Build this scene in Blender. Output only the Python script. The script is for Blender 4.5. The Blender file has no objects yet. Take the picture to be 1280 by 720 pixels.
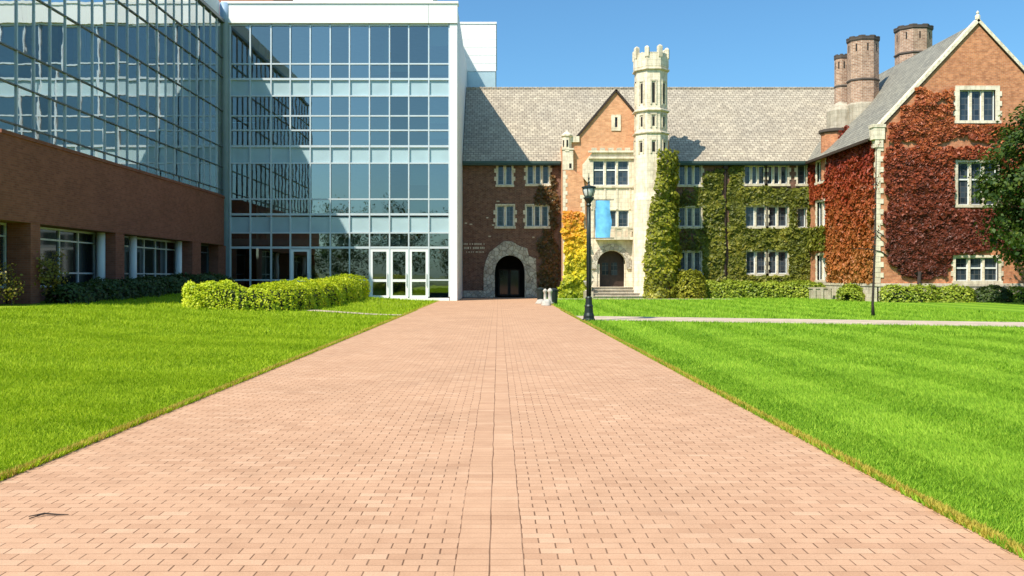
import bpy, math, random
import numpy as np
from mathutils import Vector, noise
from mathutils.geometry import tessellate_polygon

random.seed(7)
rng = np.random.default_rng(7)
S = bpy.context.scene
COL = S.collection
F = 1100.0; VX = 623.0; VY = 346.0; HC = 1.65

def WX(px, Y): return (px - VX) / F * Y
def WZ(py, Y): return HC + (VY - py) / F * Y

# ------------------------------------------------------------------ materials
def new_mat(name):
    m = bpy.data.materials.new(name); m.use_nodes = True
    nt = m.node_tree; nt.nodes.clear()
    out = nt.nodes.new('ShaderNodeOutputMaterial')
    return m, nt, out

class NT:
    def __init__(s, name):
        s.m, s.t, s.out = new_mat(name)
    def n(s, typ, **kw):
        nd = s.t.nodes.new(typ)
        for k, v in kw.items():
            if k.startswith('i_'):
                nd.inputs[k[2:].replace('_', ' ')].default_value = v
            else:
                setattr(nd, k, v)
        return nd
    def l(s, a, b): s.t.links.new(a, b)
    def math(s, op, a, b=None, c=None, clamp=False):
        nd = s.t.nodes.new('ShaderNodeMath'); nd.operation = op; nd.use_clamp = clamp
        for i, v in enumerate((a, b, c)):
            if v is None: continue
            if isinstance(v, (int, float)): nd.inputs[i].default_value = v
            else: s.l(v, nd.inputs[i])
        return nd.outputs[0]
    def mix(s, fac, a, b, blend='MIX'):
        nd = s.t.nodes.new('ShaderNodeMix'); nd.data_type = 'RGBA'; nd.blend_type = blend
        for sock, v in ((nd.inputs[0], fac), (nd.inputs[6], a), (nd.inputs[7], b)):
            if isinstance(v, (int, float)): sock.default_value = v
            elif isinstance(v, tuple): sock.default_value = (*v[:3], 1)
            else: s.l(v, sock)
        return nd.outputs[2]
    def ramp(s, fac, stops):
        nd = s.t.nodes.new('ShaderNodeValToRGB'); cr = nd.color_ramp
        while len(cr.elements) < len(stops): cr.elements.new(0.5)
        for e, (p, c) in zip(cr.elements, stops):
            e.position = p; e.color = (*c, 1) if len(c) == 3 else c
        s.l(fac, nd.inputs[0]); return nd.outputs[0]
    def noise(s, vec, scale, detail=3, rough=.55):
        nd = s.n('ShaderNodeTexNoise'); nd.inputs['Scale'].default_value = scale
        nd.inputs['Detail'].default_value = detail; nd.inputs['Roughness'].default_value = rough
        if vec is not None: s.l(vec, nd.inputs['Vector'])
        return nd.outputs[0]
    def pos(s): 
        g = s.n('ShaderNodeNewGeometry'); return g.outputs['Position']
    def wallvec(s, zscale=1.0):
        g = s.n('ShaderNodeNewGeometry')
        p = s.n('ShaderNodeSeparateXYZ'); s.l(g.outputs['Position'], p.inputs[0])
        q = s.n('ShaderNodeSeparateXYZ'); s.l(g.outputs['True Normal'], q.inputs[0])
        k = s.math('GREATER_THAN', s.math('ABSOLUTE', q.outputs[0]), s.math('ABSOLUTE', q.outputs[1]))
        d = s.math('SUBTRACT', p.outputs[1], p.outputs[0])
        u = s.math('MULTIPLY_ADD', k, d, p.outputs[0])
        c = s.n('ShaderNodeCombineXYZ'); s.l(u, c.inputs[0])
        s.l(s.math('MULTIPLY', p.outputs[2], zscale), c.inputs[1])
        return c.outputs[0]
    def brick(s, vec, w, h, mortar, c1, c2, cm, off=.5, smooth=.1):
        b = s.n('ShaderNodeTexBrick'); b.offset = off
        b.inputs['Scale'].default_value = 1; b.inputs['Brick Width'].default_value = w
        b.inputs['Row Height'].default_value = h; b.inputs['Mortar Size'].default_value = mortar
        b.inputs['Mortar Smooth'].default_value = smooth
        for k, c in (('Color1', c1), ('Color2', c2), ('Mortar', cm)):
            b.inputs[k].default_value = (*c, 1)
        s.l(vec, b.inputs['Vector']); return b
    def bump(s, h, strength=.3, dist=.02):
        b = s.n('ShaderNodeBump'); b.inputs['Strength'].default_value = strength
        b.inputs['Distance'].default_value = dist; s.l(h, b.inputs['Height']); return b.outputs[0]
    def bsdf(s, col, rough=.8, normal=None, metal=0, spec=.3):
        p = s.n('ShaderNodeBsdfPrincipled')
        if isinstance(col, tuple): p.inputs['Base Color'].default_value = (*col, 1)
        else: s.l(col, p.inputs['Base Color'])
        if isinstance(rough, (int, float)): p.inputs['Roughness'].default_value = rough
        else: s.l(rough, p.inputs['Roughness'])
        p.inputs['Metallic'].default_value = metal
        p.inputs['Specular IOR Level'].default_value = spec
        if normal is not None: s.l(normal, p.inputs['Normal'])
        return p.outputs[0]
    def done(s, sh): s.l(sh, s.out.inputs[0]); return s.m

def brick_mat(name, c1, c2, cm, w=.22, h=.075, mortar=.006, var=.35, stain=(.5, .45, .42), big=None):
    t = NT(name); v = t.wallvec()
    b = t.brick(v, w, h, mortar, c1, c2, cm)
    n1 = t.noise(t.pos(), .5, 4); n2 = t.noise(t.pos(), 3.2, 3)
    # clusters of odd-coloured bricks
    col = t.mix(t.math('MULTIPLY', t.ramp(n2, [(.42, (0, 0, 0)), (.62, (1, 1, 1))]), var), b.outputs[0], stain, 'MULTIPLY')
    if big: 
        b2 = t.brick(v, big[0], big[1], .02, (0, 0, 0), (1, 1, 1), (.5, .5, .5))
        col = t.mix(t.math('MULTIPLY', b2.outputs[0], .35), col, big[2])
    col = t.mix(.25, col, t.ramp(n1, [(.3, (.6, .55, .5)), (.7, (1.25, 1.2, 1.15))]), 'MULTIPLY')
    h_ = t.math('ADD', b.outputs[1], t.math('MULTIPLY', n2, -.4))
    return t.done(t.bsdf(col, .9, t.bump(h_, -.4, .02), spec=.15))

def stone_mat(name, c1, c2, w=.7, h=.32, mortar=.012, cm=None, bump=.35):
    t = NT(name); v = t.wallvec()
    b = t.brick(v, w, h, mortar, c1, c2, cm or tuple(x * .72 for x in c1))
    n = t.noise(t.pos(), 2.2, 5, .65); n3 = t.noise(t.pos(), 14, 3)
    vm = t.n('ShaderNodeVectorMath'); vm.operation = 'MULTIPLY'; t.l(t.pos(), vm.inputs[0]); vm.inputs[1].default_value = (5, 5, .5)
    streak = t.noise(vm.outputs[0], 1., 4, .6)
    col = t.mix(.55, b.outputs[0], t.ramp(n, [(.3, (.60, .55, .47)), (.6, (1.08, 1.06, 1.02))]), 'MULTIPLY')
    col = t.mix(.45, col, t.ramp(streak, [(.36, (.58, .54, .48)), (.52, (1, 1, 1))]), 'MULTIPLY')
    return t.done(t.bsdf(col, .85, t.bump(t.math('ADD', n3, t.math('MULTIPLY', b.outputs[1], -.6)), bump, .03), spec=.2))

def rubble_mat(name, cols, scale=3.2):
    t = NT(name); v = t.wallvec()
    vo = t.n('ShaderNodeTexVoronoi'); vo.inputs['Scale'].default_value = scale; t.l(v, vo.inputs['Vector'])
    ve = t.n('ShaderNodeTexVoronoi'); ve.feature = 'DISTANCE_TO_EDGE'; ve.inputs['Scale'].default_value = scale; t.l(v, ve.inputs['Vector'])
    sp = t.n('ShaderNodeSeparateColor'); t.l(vo.outputs['Color'], sp.inputs[0])
    col = t.ramp(sp.outputs[0], [(i / (len(cols) - 1), c) for i, c in enumerate(cols)])
    e = t.ramp(ve.outputs['Distance'], [(0, (.45, .42, .38)), (.09, (1, 1, 1))])
    col = t.mix(1, col, e, 'MULTIPLY')
    n = t.noise(t.pos(), 9, 4)
    return t.done(t.bsdf(col, .9, t.bump(t.math('ADD', t.math('MINIMUM', ve.outputs['Distance'], .2), t.math('MULTIPLY', n, .2)), .8, .08), spec=.15))

def plain_mat(name, col, rough=.5, metal=0, spec=.4, var=.12, vs=2.0, bump=0):
    t = NT(name); n = t.noise(t.pos(), vs, 4)
    c = t.mix(1, col, t.ramp(n, [(.3, (1 - var,) * 3), (.7, (1 + var * .3,) * 3)]), 'MULTIPLY')
    nm = t.bump(t.noise(t.pos(), vs * 12, 3), bump, .01) if bump else None
    return t.done(t.bsdf(c, rough, nm, metal, spec))

def roof_mat(name, c1, c2, cm, w, h):
    t = NT(name); v = t.wallvec(1.45)
    b = t.brick(v, w, h, .022, c1, c2, cm, smooth=.4)
    n = t.noise(t.pos(), .35, 4); n2 = t.noise(v, 2.3, 2)
    col = t.mix(.6, b.outputs[0], t.ramp(n2, [(.35, (.72, .7, .68)), (.65, (1.15, 1.12, 1.08))]), 'MULTIPLY')
    col = t.mix(.35, col, t.ramp(n, [(.3, (.75, .76, .8)), (.7, (1.1, 1.08, 1.02))]), 'MULTIPLY')
    sp = t.n('ShaderNodeSeparateXYZ'); t.l(v, sp.inputs[0])
    saw = t.math('FRACT', t.math('DIVIDE', sp.outputs[1], h))
    hh = t.math('SUBTRACT', t.math('SUBTRACT', 1.0, saw), t.math('MULTIPLY', b.outputs[1], .8))
    return t.done(t.bsdf(col, .75, t.bump(hh, .55, .05), spec=.25))

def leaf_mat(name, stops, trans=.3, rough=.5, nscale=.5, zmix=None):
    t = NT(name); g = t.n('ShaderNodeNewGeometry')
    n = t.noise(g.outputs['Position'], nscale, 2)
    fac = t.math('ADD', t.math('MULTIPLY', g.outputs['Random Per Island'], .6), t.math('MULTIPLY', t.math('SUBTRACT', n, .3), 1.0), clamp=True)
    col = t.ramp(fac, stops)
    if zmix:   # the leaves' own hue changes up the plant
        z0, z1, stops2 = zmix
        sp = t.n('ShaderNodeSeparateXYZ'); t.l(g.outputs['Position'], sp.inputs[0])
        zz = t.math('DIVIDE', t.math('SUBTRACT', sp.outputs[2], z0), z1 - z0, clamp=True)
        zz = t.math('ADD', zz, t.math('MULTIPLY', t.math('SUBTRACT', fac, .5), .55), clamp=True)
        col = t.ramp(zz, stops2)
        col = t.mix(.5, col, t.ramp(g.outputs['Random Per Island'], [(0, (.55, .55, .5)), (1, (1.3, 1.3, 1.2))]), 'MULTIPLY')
    p = t.bsdf(col, rough, spec=.35)
    tr = t.n('ShaderNodeBsdfTranslucent'); t.l(t.mix(1, col, (1.3, 1.35, .8), 'MULTIPLY'), tr.inputs[0])
    ms = t.n('ShaderNodeMixShader'); ms.inputs[0].default_value = trans
    t.l(p, ms.inputs[1]); t.l(tr.outputs[0], ms.inputs[2])
    return t.done(ms.outputs[0])

def glass_mat(name, refl0=.22, tint=(.28, .42, .43), rcol=(.95, .97, .92), rough=.012):
    t = NT(name)
    lw = t.n('ShaderNodeFresnel'); lw.inputs[0].default_value = 1.5
    n = t.noise(t.pos(), .8, 2)
    nm = t.bump(n, .12, .02)
    gg = t.n('ShaderNodeNewGeometry')   # panes differ a little
    r0 = t.math('MULTIPLY_ADD', gg.outputs['Random Per Island'], .16, refl0 - .08)
    fac = t.math('MULTIPLY_ADD', lw.outputs[0], 1 - refl0, r0, clamp=True)
    gl = t.n('ShaderNodeBsdfGlossy'); gl.inputs['Color'].default_value = (*rcol, 1); gl.inputs['Roughness'].default_value = rough
    t.l(nm, gl.inputs['Normal'])
    tp = t.n('ShaderNodeBsdfTransparent'); tp.inputs[0].default_value = (*tint, 1)
    ms = t.n('ShaderNodeMixShader'); t.l(fac, ms.inputs[0]); t.l(tp.outputs[0], ms.inputs[1]); t.l(gl.outputs[0], ms.inputs[2])
    return t.done(ms.outputs[0])

def oldglass_mat(name):
    t = NT(name); v = t.wallvec()
    # small leaded panes: dark lead grid, slightly different tint per pane
    b = t.brick(v, .3, .36, .018, (.012, .02, .028), (.05, .07, .09), (.10, .10, .10), off=0)
    nm = t.bump(t.noise(t.pos(), 2.2, 2), .12, .03)
    p = t.n('ShaderNodeBsdfPrincipled'); t.l(b.outputs[0], p.inputs['Base Color'])
    p.inputs['Roughness'].default_value = .06; p.inputs['Specular IOR Level'].default_value = .55
    t.l(nm, p.inputs['Normal'])
    return t.done(p.outputs[0])

def paver_mat():
    t = NT('brick_pavers'); P = t.pos()
    wob = t.n('ShaderNodeTexNoise'); wob.inputs['Scale'].default_value = 2.0; wob.inputs['Detail'].default_value = 2; t.l(P, wob.inputs['Vector'])
    wv = t.n('ShaderNodeVectorMath'); wv.operation = 'MULTIPLY_ADD'
    t.l(wob.outputs['Color'], wv.inputs[0]); wv.inputs[1].default_value = (.022, .022, 0); t.l(P, wv.inputs[2])
    sp = t.n('ShaderNodeSeparateXYZ'); t.l(wv.outputs[0], sp.inputs[0])
    X = t.math('ADD', sp.outputs[0], .05 + 20 - .011); Y = t.math('ADD', sp.outputs[1], 40.)
    k = t.math('LESS_THAN', t.math('ABSOLUTE', t.math('SUBTRACT', X, 20.)), .2)
    row = t.math('FLOOR', t.math('DIVIDE', Y, .105)); odd = t.math('FRACT', t.math('MULTIPLY', row, .5))
    odd = t.math('MULTIPLY', odd, t.math('SUBTRACT', 1., k))
    U = t.math('ADD', t.math('DIVIDE', X, .2), odd)
    fu = t.math('FRACT', U); fv = t.math('FRACT', t.math('DIVIDE', Y, .105))
    du = t.math('MULTIPLY', t.math('MINIMUM', fu, t.math('SUBTRACT', 1., fu)), .2)      # metres to the nearest head joint
    dv = t.math('MULTIPLY', t.math('MINIMUM', fv, t.math('SUBTRACT', 1., fv)), .105)
    cell = t.n('ShaderNodeCombineXYZ'); t.l(t.math('FLOOR', U), cell.inputs[0]); t.l(row, cell.inputs[1])
    wn = t.n('ShaderNodeTexWhiteNoise'); wn.noise_dimensions = '2D'; t.l(cell.outputs[0], wn.inputs['Vector'])
    col = t.ramp(wn.outputs['Value'], [(0, (.48, .28, .172)), (.2, (.53, .318, .198)), (.85, (.55, .335, .211)), (1, (.59, .375, .243))])
    jw = t.math('MULTIPLY_ADD', t.noise(P, 3.5, 4), .0075, .0012)
    ju = t.math('SUBTRACT', 1., t.math('DIVIDE', t.math('SUBTRACT', du, .0015), jw), clamp=True)
    jv = t.math('SUBTRACT', 1., t.math('DIVIDE', t.math('SUBTRACT', dv, .0006), t.math('MULTIPLY', jw, .75)), clamp=True)
    n = t.noise(P, .55, 5); n2 = t.noise(P, 5, 4); n3 = t.noise(P, 70, 3)
    col = t.mix(.5, col, t.ramp(n, [(.3, (.84, .80, .76)), (.7, (1.1, 1.08, 1.06))]), 'MULTIPLY')
    col = t.mix(.4, col, t.ramp(n2, [(.3, (.82, .79, .76)), (.7, (1.1, 1.1, 1.1))]), 'MULTIPLY')
    col = t.mix(.4, col, t.ramp(n3, [(.3, (.75, .73, .70)), (.7, (1.15, 1.14, 1.12))]), 'MULTIPLY')
    packed = t.ramp(t.noise(P, 1.3, 5), [(.34, (.45,) * 3), (.58, (1,) * 3)])
    col = t.mix(t.math('MULTIPLY', t.math('MULTIPLY', jv, .85), packed), col, (.24, .125, .07))
    col = t.mix(t.math('MULTIPLY', t.math('MULTIPLY', ju, .97), packed), col, (.125, .06, .032))
    sm = t.ramp(t.noise(P, .9, 7, .72), [(.56, (0, 0, 0)), (.74, (1, 1, 1))])
    col = t.mix(t.math('MULTIPLY', sm, .35), col, (.30, .19, .125))
    mort = t.math('MAXIMUM', ju, jv)
    tilt = t.math('MULTIPLY', t.math('MULTIPLY', wn.outputs['Value'], fu), .35)
    h = t.math('ADD', t.math('ADD', t.math('MULTIPLY', mort, -1.0), t.math('MULTIPLY', n3, .3)), tilt)
    return t.done(t.bsdf(col, .85, t.bump(h, .45, .008), spec=.2))

def lawn_mat(name, cA, cB, dry, stripe_dir, stripe_w, amt):
    t = NT(name); P = t.pos()
    sp = t.n('ShaderNodeSeparateXYZ'); t.l(P, sp.inputs[0])
    a = t.math('ADD', t.math('MULTIPLY', sp.outputs[0], stripe_dir[0]), t.math('MULTIPLY', sp.outputs[1], stripe_dir[1]))
    wob = t.noise(P, .25, 2)
    a = t.math('ADD', a, t.math('MULTIPLY', wob, 1.2))
    st = t.math('SINE', t.math('MULTIPLY', a, math.pi / stripe_w))  # mowing stripes: sheen of the bent blades put into the colour
    st = t.math('MULTIPLY_ADD', st, amt, .5)
    n = t.noise(P, .3, 4); n2 = t.noise(P, 6, 4, .7); n3 = t.noise(P, 45, 3, .7)
    f = t.math('ADD', st, t.math('MULTIPLY', t.math('SUBTRACT', n, .5), .9))
    f = t.math('ADD', f, t.math('MULTIPLY', t.math('SUBTRACT', n2, .5), .7), clamp=True)
    col = t.ramp(f, [(.15, cA), (.85, cB)])
    col = t.mix(.55, col, t.ramp(n3, [(.3, (.55, .6, .5)), (.7, (1.3, 1.25, 1.3))]), 'MULTIPLY')
    # thin dry rim beside the bricks
    e = t.math('MINIMUM', t.math('ABSOLUTE', t.math('SUBTRACT', sp.outputs[0], 3.11)), t.math('ABSOLUTE', t.math('ADD', sp.outputs[0], 4.05)))
    e = t.math('ADD', e, t.math('MULTIPLY', t.math('SUBTRACT', n2, .5), .12))
    col = t.mix(t.math('MULTIPLY', t.math('LESS_THAN', e, .05), .8), col, dry)
    h = t.math('ADD', n3, n2)
    return t.done(t.bsdf(col, .8, t.bump(h, .9, .05), spec=.15))

def blade_mat(name, stops, dry):
    t = NT(name); g = t.n('ShaderNodeNewGeometry'); P = g.outputs['Position']
    sp = t.n('ShaderNodeSeparateXYZ'); t.l(P, sp.inputs[0])
    n = t.noise(P, .8, 3)
    fac = t.math('ADD', t.math('MULTIPLY', g.outputs['Random Per Island'], .65), t.math('MULTIPLY', t.math('SUBTRACT', n, .3), .9), clamp=True)
    col = t.ramp(fac, stops)
    e = t.math('MINIMUM', t.math('ABSOLUTE', t.math('SUBTRACT', sp.outputs[0], 3.11)), t.math('ABSOLUTE', t.math('ADD', sp.outputs[0], 4.05)))
    e = t.math('ADD', e, t.math('MULTIPLY', t.math('SUBTRACT', t.noise(P, 5, 2), .5), .1))
    col = t.mix(t.math('MULTIPLY', t.math('LESS_THAN', e, .04), .85), col, dry)
    p = t.bsdf(col, .65, spec=.12)
    tr = t.n('ShaderNodeBsdfTranslucent'); t.l(t.mix(1, col, (1.25, 1.3, .6), 'MULTIPLY'), tr.inputs[0])
    ms = t.n('ShaderNodeMixShader'); ms.inputs[0].default_value = .35
    t.l(p, ms.inputs[1]); t.l(tr.outputs[0], ms.inputs[2])
    return t.done(ms.outputs[0])

M = {}
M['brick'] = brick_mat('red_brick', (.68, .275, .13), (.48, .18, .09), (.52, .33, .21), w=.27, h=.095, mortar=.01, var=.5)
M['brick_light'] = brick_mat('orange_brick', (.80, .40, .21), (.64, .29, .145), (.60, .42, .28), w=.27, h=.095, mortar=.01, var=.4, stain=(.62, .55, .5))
M['brick_shaded'] = brick_mat('shade_darkened_brick', (.23, .108, .07), (.13, .062, .044), (.24, .18, .14), w=.27, h=.095, mortar=.011, var=.6, stain=(.55, .5, .5))  # hall wall brick, darkened so its colour carries the shade
M['brick_chim'] = brick_mat('chimney_brick', (.50, .31, .21), (.34, .20, .14), (.55, .46, .37), w=.3, h=.12, mortar=.014, var=.55)
M['podium'] = brick_mat('podium_brick', (.32, .118, .074), (.24, .086, .056), (.26, .14, .105), w=.3, h=.09, mortar=.008, var=.2)
M['lime'] = stone_mat('limestone', (.84, .745, .59), (.77, .675, .53))
M['lime2'] = stone_mat('carved_limestone', (.72, .64, .50), (.62, .55, .43), w=.5, h=.26)
M['stone_dull'] = stone_mat('weathered_stone', (.50, .44, .35), (.42, .37, .29), w=.6, h=.3)
M['rubble'] = rubble_mat('rough_arch_stone', [(.42, .37, .3), (.58, .52, .42), (.34, .3, .25), (.5, .42, .33)])
M['roof'] = roof_mat('roof_slates', (.48, .42, .325), (.36, .31, .24), (.13, .105, .08), .4, .3)
M['roof2'] = roof_mat('grey_roof_slates', (.31, .295, .24), (.23, .22, .185), (.11, .105, .09), .4, .3)
M['gutter'] = plain_mat('green_gutter_metal', (.05, .085, .075), .5, .3)
M['dark'] = plain_mat('dark_iron', (.022, .032, .030), .45, .4, bump=.05)
M['darkbrick'] = plain_mat('sooty_brick_cap', (.09, .07, .058), .9)
M['void'] = plain_mat('painted_shade_black', (.02, .018, .016), .9)  # near-black stands in for shade inside the passage, slits and slots
M['white'] = plain_mat('white_panel', (.80, .80, .78), .55, var=.05, vs=.4)
M['cream'] = plain_mat('cream_panel', (.82, .76, .66), .6, var=.06, vs=.4)
M['terra'] = plain_mat('terracotta_panel', (.38, .13, .06), .7)
M['alu'] = plain_mat('silver_mullion', (.62, .68, .70), .4, .25, .5, var=.06)
M['alu_dark'] = plain_mat('dark_transom', (.13, .155, .17), .4, .3)
M['bluegrey'] = plain_mat('blue_grey_corner_panel', (.27, .38, .52), .45, 0, .5, var=.1)
M['doorwhite'] = plain_mat('white_door_paint', (.82, .84, .83), .4, var=.04)
M['casement'] = plain_mat('pale_casement_paint', (.82, .82, .78), .5, var=.1)
M['spandrel'] = plain_mat('pale_spandrel_glass', (.42, .55, .58), .12, 0, .9, var=.12, vs=.8)
M['glass'] = glass_mat('curtain_glass')
M['glass_wing'] = glass_mat('wing_glass', .6, (.55, .64, .62), (.96, 1.0, 1.0))
M['darkglass'] = plain_mat('dark_window_glass', (.014, .02, .022), .05, 0, .45, var=.5, vs=.6)
M['oldglass'] = oldglass_mat('leaded_glass')
M['door_wood'] = plain_mat('dark_oak', (.045, .026, .018), .5, var=.4, vs=5)
M['slab'] = plain_mat('floor_slab', (.5, .5, .48), .8)
M['inner'] = plain_mat('inner_wall', (.52, .50, .42), .8)
M['blind'] = plain_mat('yellow_blind', (.80, .72, .34), .8, var=.15)
M['paver'] = paver_mat()
M['concrete'] = plain_mat('pale_concrete', (.54, .42, .32), .85, var=.25, vs=1.3, bump=.2)
M['shade_strip'] = plain_mat('painted_shade_strip', (.10, .095, .09), .9, var=.2)
M['lawnR'] = lawn_mat('right_lawn', (.14, .30, .014), (.27, .46, .03), (.55, .40, .07), (1, 0), 1.15, .30)
M['lawnL'] = lawn_mat('left_lawn', (.22, .325, .012), (.34, .45, .02), (.52, .37, .08), (.25, .97), 1.6, .12)
M['bladeR'] = blade_mat('right_grass_blades', [(0, (.11, .215, .014)), (.5, (.235, .405, .026)), (1, (.42, .56, .06))], (.55, .42, .08))
M['bladeL'] = blade_mat('left_grass_blades', [(0, (.14, .225, .006)), (.5, (.285, .405, .013)), (1, (.45, .53, .03))], (.50, .37, .08))
M['ground'] = plain_mat('far_ground', (.10, .15, .03), .9, var=.3, vs=.2)
M['bark'] = plain_mat('bark', (.10, .07, .05), .9, var=.5, vs=6, bump=.5)
M['barkdark'] = plain_mat('dark_bark', (.045, .032, .026), .9, var=.5, vs=6, bump=.5)
G = lambda *a: list(a)
M['ivy_green'] = leaf_mat('green_ivy_leaf', [(0, (.05, .062, .010)), (.35, (.125, .142, .016)), (.7, (.23, .232, .026)), (1, (.34, .29, .04))], .3, nscale=.45)
M['ivy_olive'] = leaf_mat('olive_ivy_leaf', [(0, (.04, .05, .012)), (.5, (.12, .13, .02)), (1, (.26, .20, .04))], .3)
M['ivy_tower'] = leaf_mat('tower_ivy_leaf', [(0, (.07, .08, .010)), (.4, (.20, .21, .016)), (.75, (.34, .33, .025)), (1, (.44, .39, .04))], .3, nscale=.6)
M['ivy_yellow'] = leaf_mat('yellow_ivy_leaf', [(0, (.2, .2, .02)), (1, (.6, .4, .03))], .35, zmix=(.6, 6.2, [(0, (.36, .42, .025)), (.35, (.72, .62, .035)), (.7, (.85, .58, .035)), (1, (.75, .33, .06))]))
M['ivy_red'] = leaf_mat('red_ivy_leaf', [(0, (.10, .022, .012)), (.35, (.25, .048, .018)), (.7, (.40, .09, .028)), (1, (.52, .19, .05))], .25, nscale=.5)
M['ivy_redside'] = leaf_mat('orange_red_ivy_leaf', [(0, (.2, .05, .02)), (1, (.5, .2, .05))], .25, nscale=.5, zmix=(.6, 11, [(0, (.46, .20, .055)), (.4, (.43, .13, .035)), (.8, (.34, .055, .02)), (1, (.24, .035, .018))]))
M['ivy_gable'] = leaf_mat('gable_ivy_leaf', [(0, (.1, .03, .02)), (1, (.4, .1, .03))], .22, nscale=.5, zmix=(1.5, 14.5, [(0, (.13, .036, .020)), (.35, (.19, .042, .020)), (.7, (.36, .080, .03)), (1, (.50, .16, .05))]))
M['ivy_maroon'] = leaf_mat('maroon_ivy_leaf', [(0, (.03, .008, .007)), (.4, (.085, .019, .014)), (.75, (.15, .033, .02)), (1, (.27, .06, .03))], .2, nscale=.6)
M['ivy_brown'] = leaf_mat('brown_ivy_leaf', [(0, (.03, .03, .01)), (.5, (.10, .07, .02)), (1, (.28, .11, .035))], .25)
M['hedge_bright'] = leaf_mat('lime_hedge_leaf', [(0, (.24, .31, .010)), (.4, (.45, .53, .018)), (.8, (.62, .66, .03)), (1, (.74, .70, .06))], .35, nscale=.9)
M['hedge_mid'] = leaf_mat('green_hedge_leaf', [(0, (.12, .165, .018)), (.4, (.25, .32, .028)), (.8, (.40, .455, .045)), (1, (.55, .54, .09))], .3, nscale=.9)
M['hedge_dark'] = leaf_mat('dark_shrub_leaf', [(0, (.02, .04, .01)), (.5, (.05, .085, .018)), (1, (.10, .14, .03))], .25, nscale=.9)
M['tree_green'] = leaf_mat('tree_leaf', [(0, (.015, .038, .008)), (.4, (.04, .08, .012)), (.8, (.10, .145, .02)), (1, (.2, .21, .035))], .3, nscale=.7)
M['tree_yellow'] = leaf_mat('yellowing_leaf', [(0, (.10, .11, .02)), (.5, (.28, .24, .04)), (1, (.5, .33, .06))], .35)
M['core_green'] = plain_mat('inner_twigs', (.03, .045, .012), .95, var=.4)
M['banner'] = plain_mat('blue_banner_cloth', (.17, .52, .86), .85, var=.28, vs=5)
M['lampglass'] = plain_mat('frosted_lamp_panel', (.62, .64, .62), .3, var=.1)
M['boulder'] = plain_mat('pale_boulder', (.50, .46, .40), .9, var=.3, vs=4, bump=.4)

# ------------------------------------------------------------------ mesh helpers
OFF = {}
def tag(o, label=None, cat=None, group=None, kind=None):
    if label: o['label'] = label
    if cat: o['category'] = cat
    if group: o['group'] = group
    if kind: o['kind'] = kind
    return o

def empty(name, loc, label, cat, group=None):
    o = bpy.data.objects.new(name, None); COL.objects.link(o)
    o.location = loc; o.empty_display_size = .3; OFF[o.name] = Vector(loc)
    return tag(o, label, cat, group)

def link_mesh(name, me, parent, origin):
    o = bpy.data.objects.new(name, me); COL.objects.link(o)
    if parent is not None:
        o.parent = parent; OFF[o.name] = OFF[parent.name].copy()
    else:
        o.location = origin; OFF[o.name] = Vector(origin)
    return o

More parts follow.
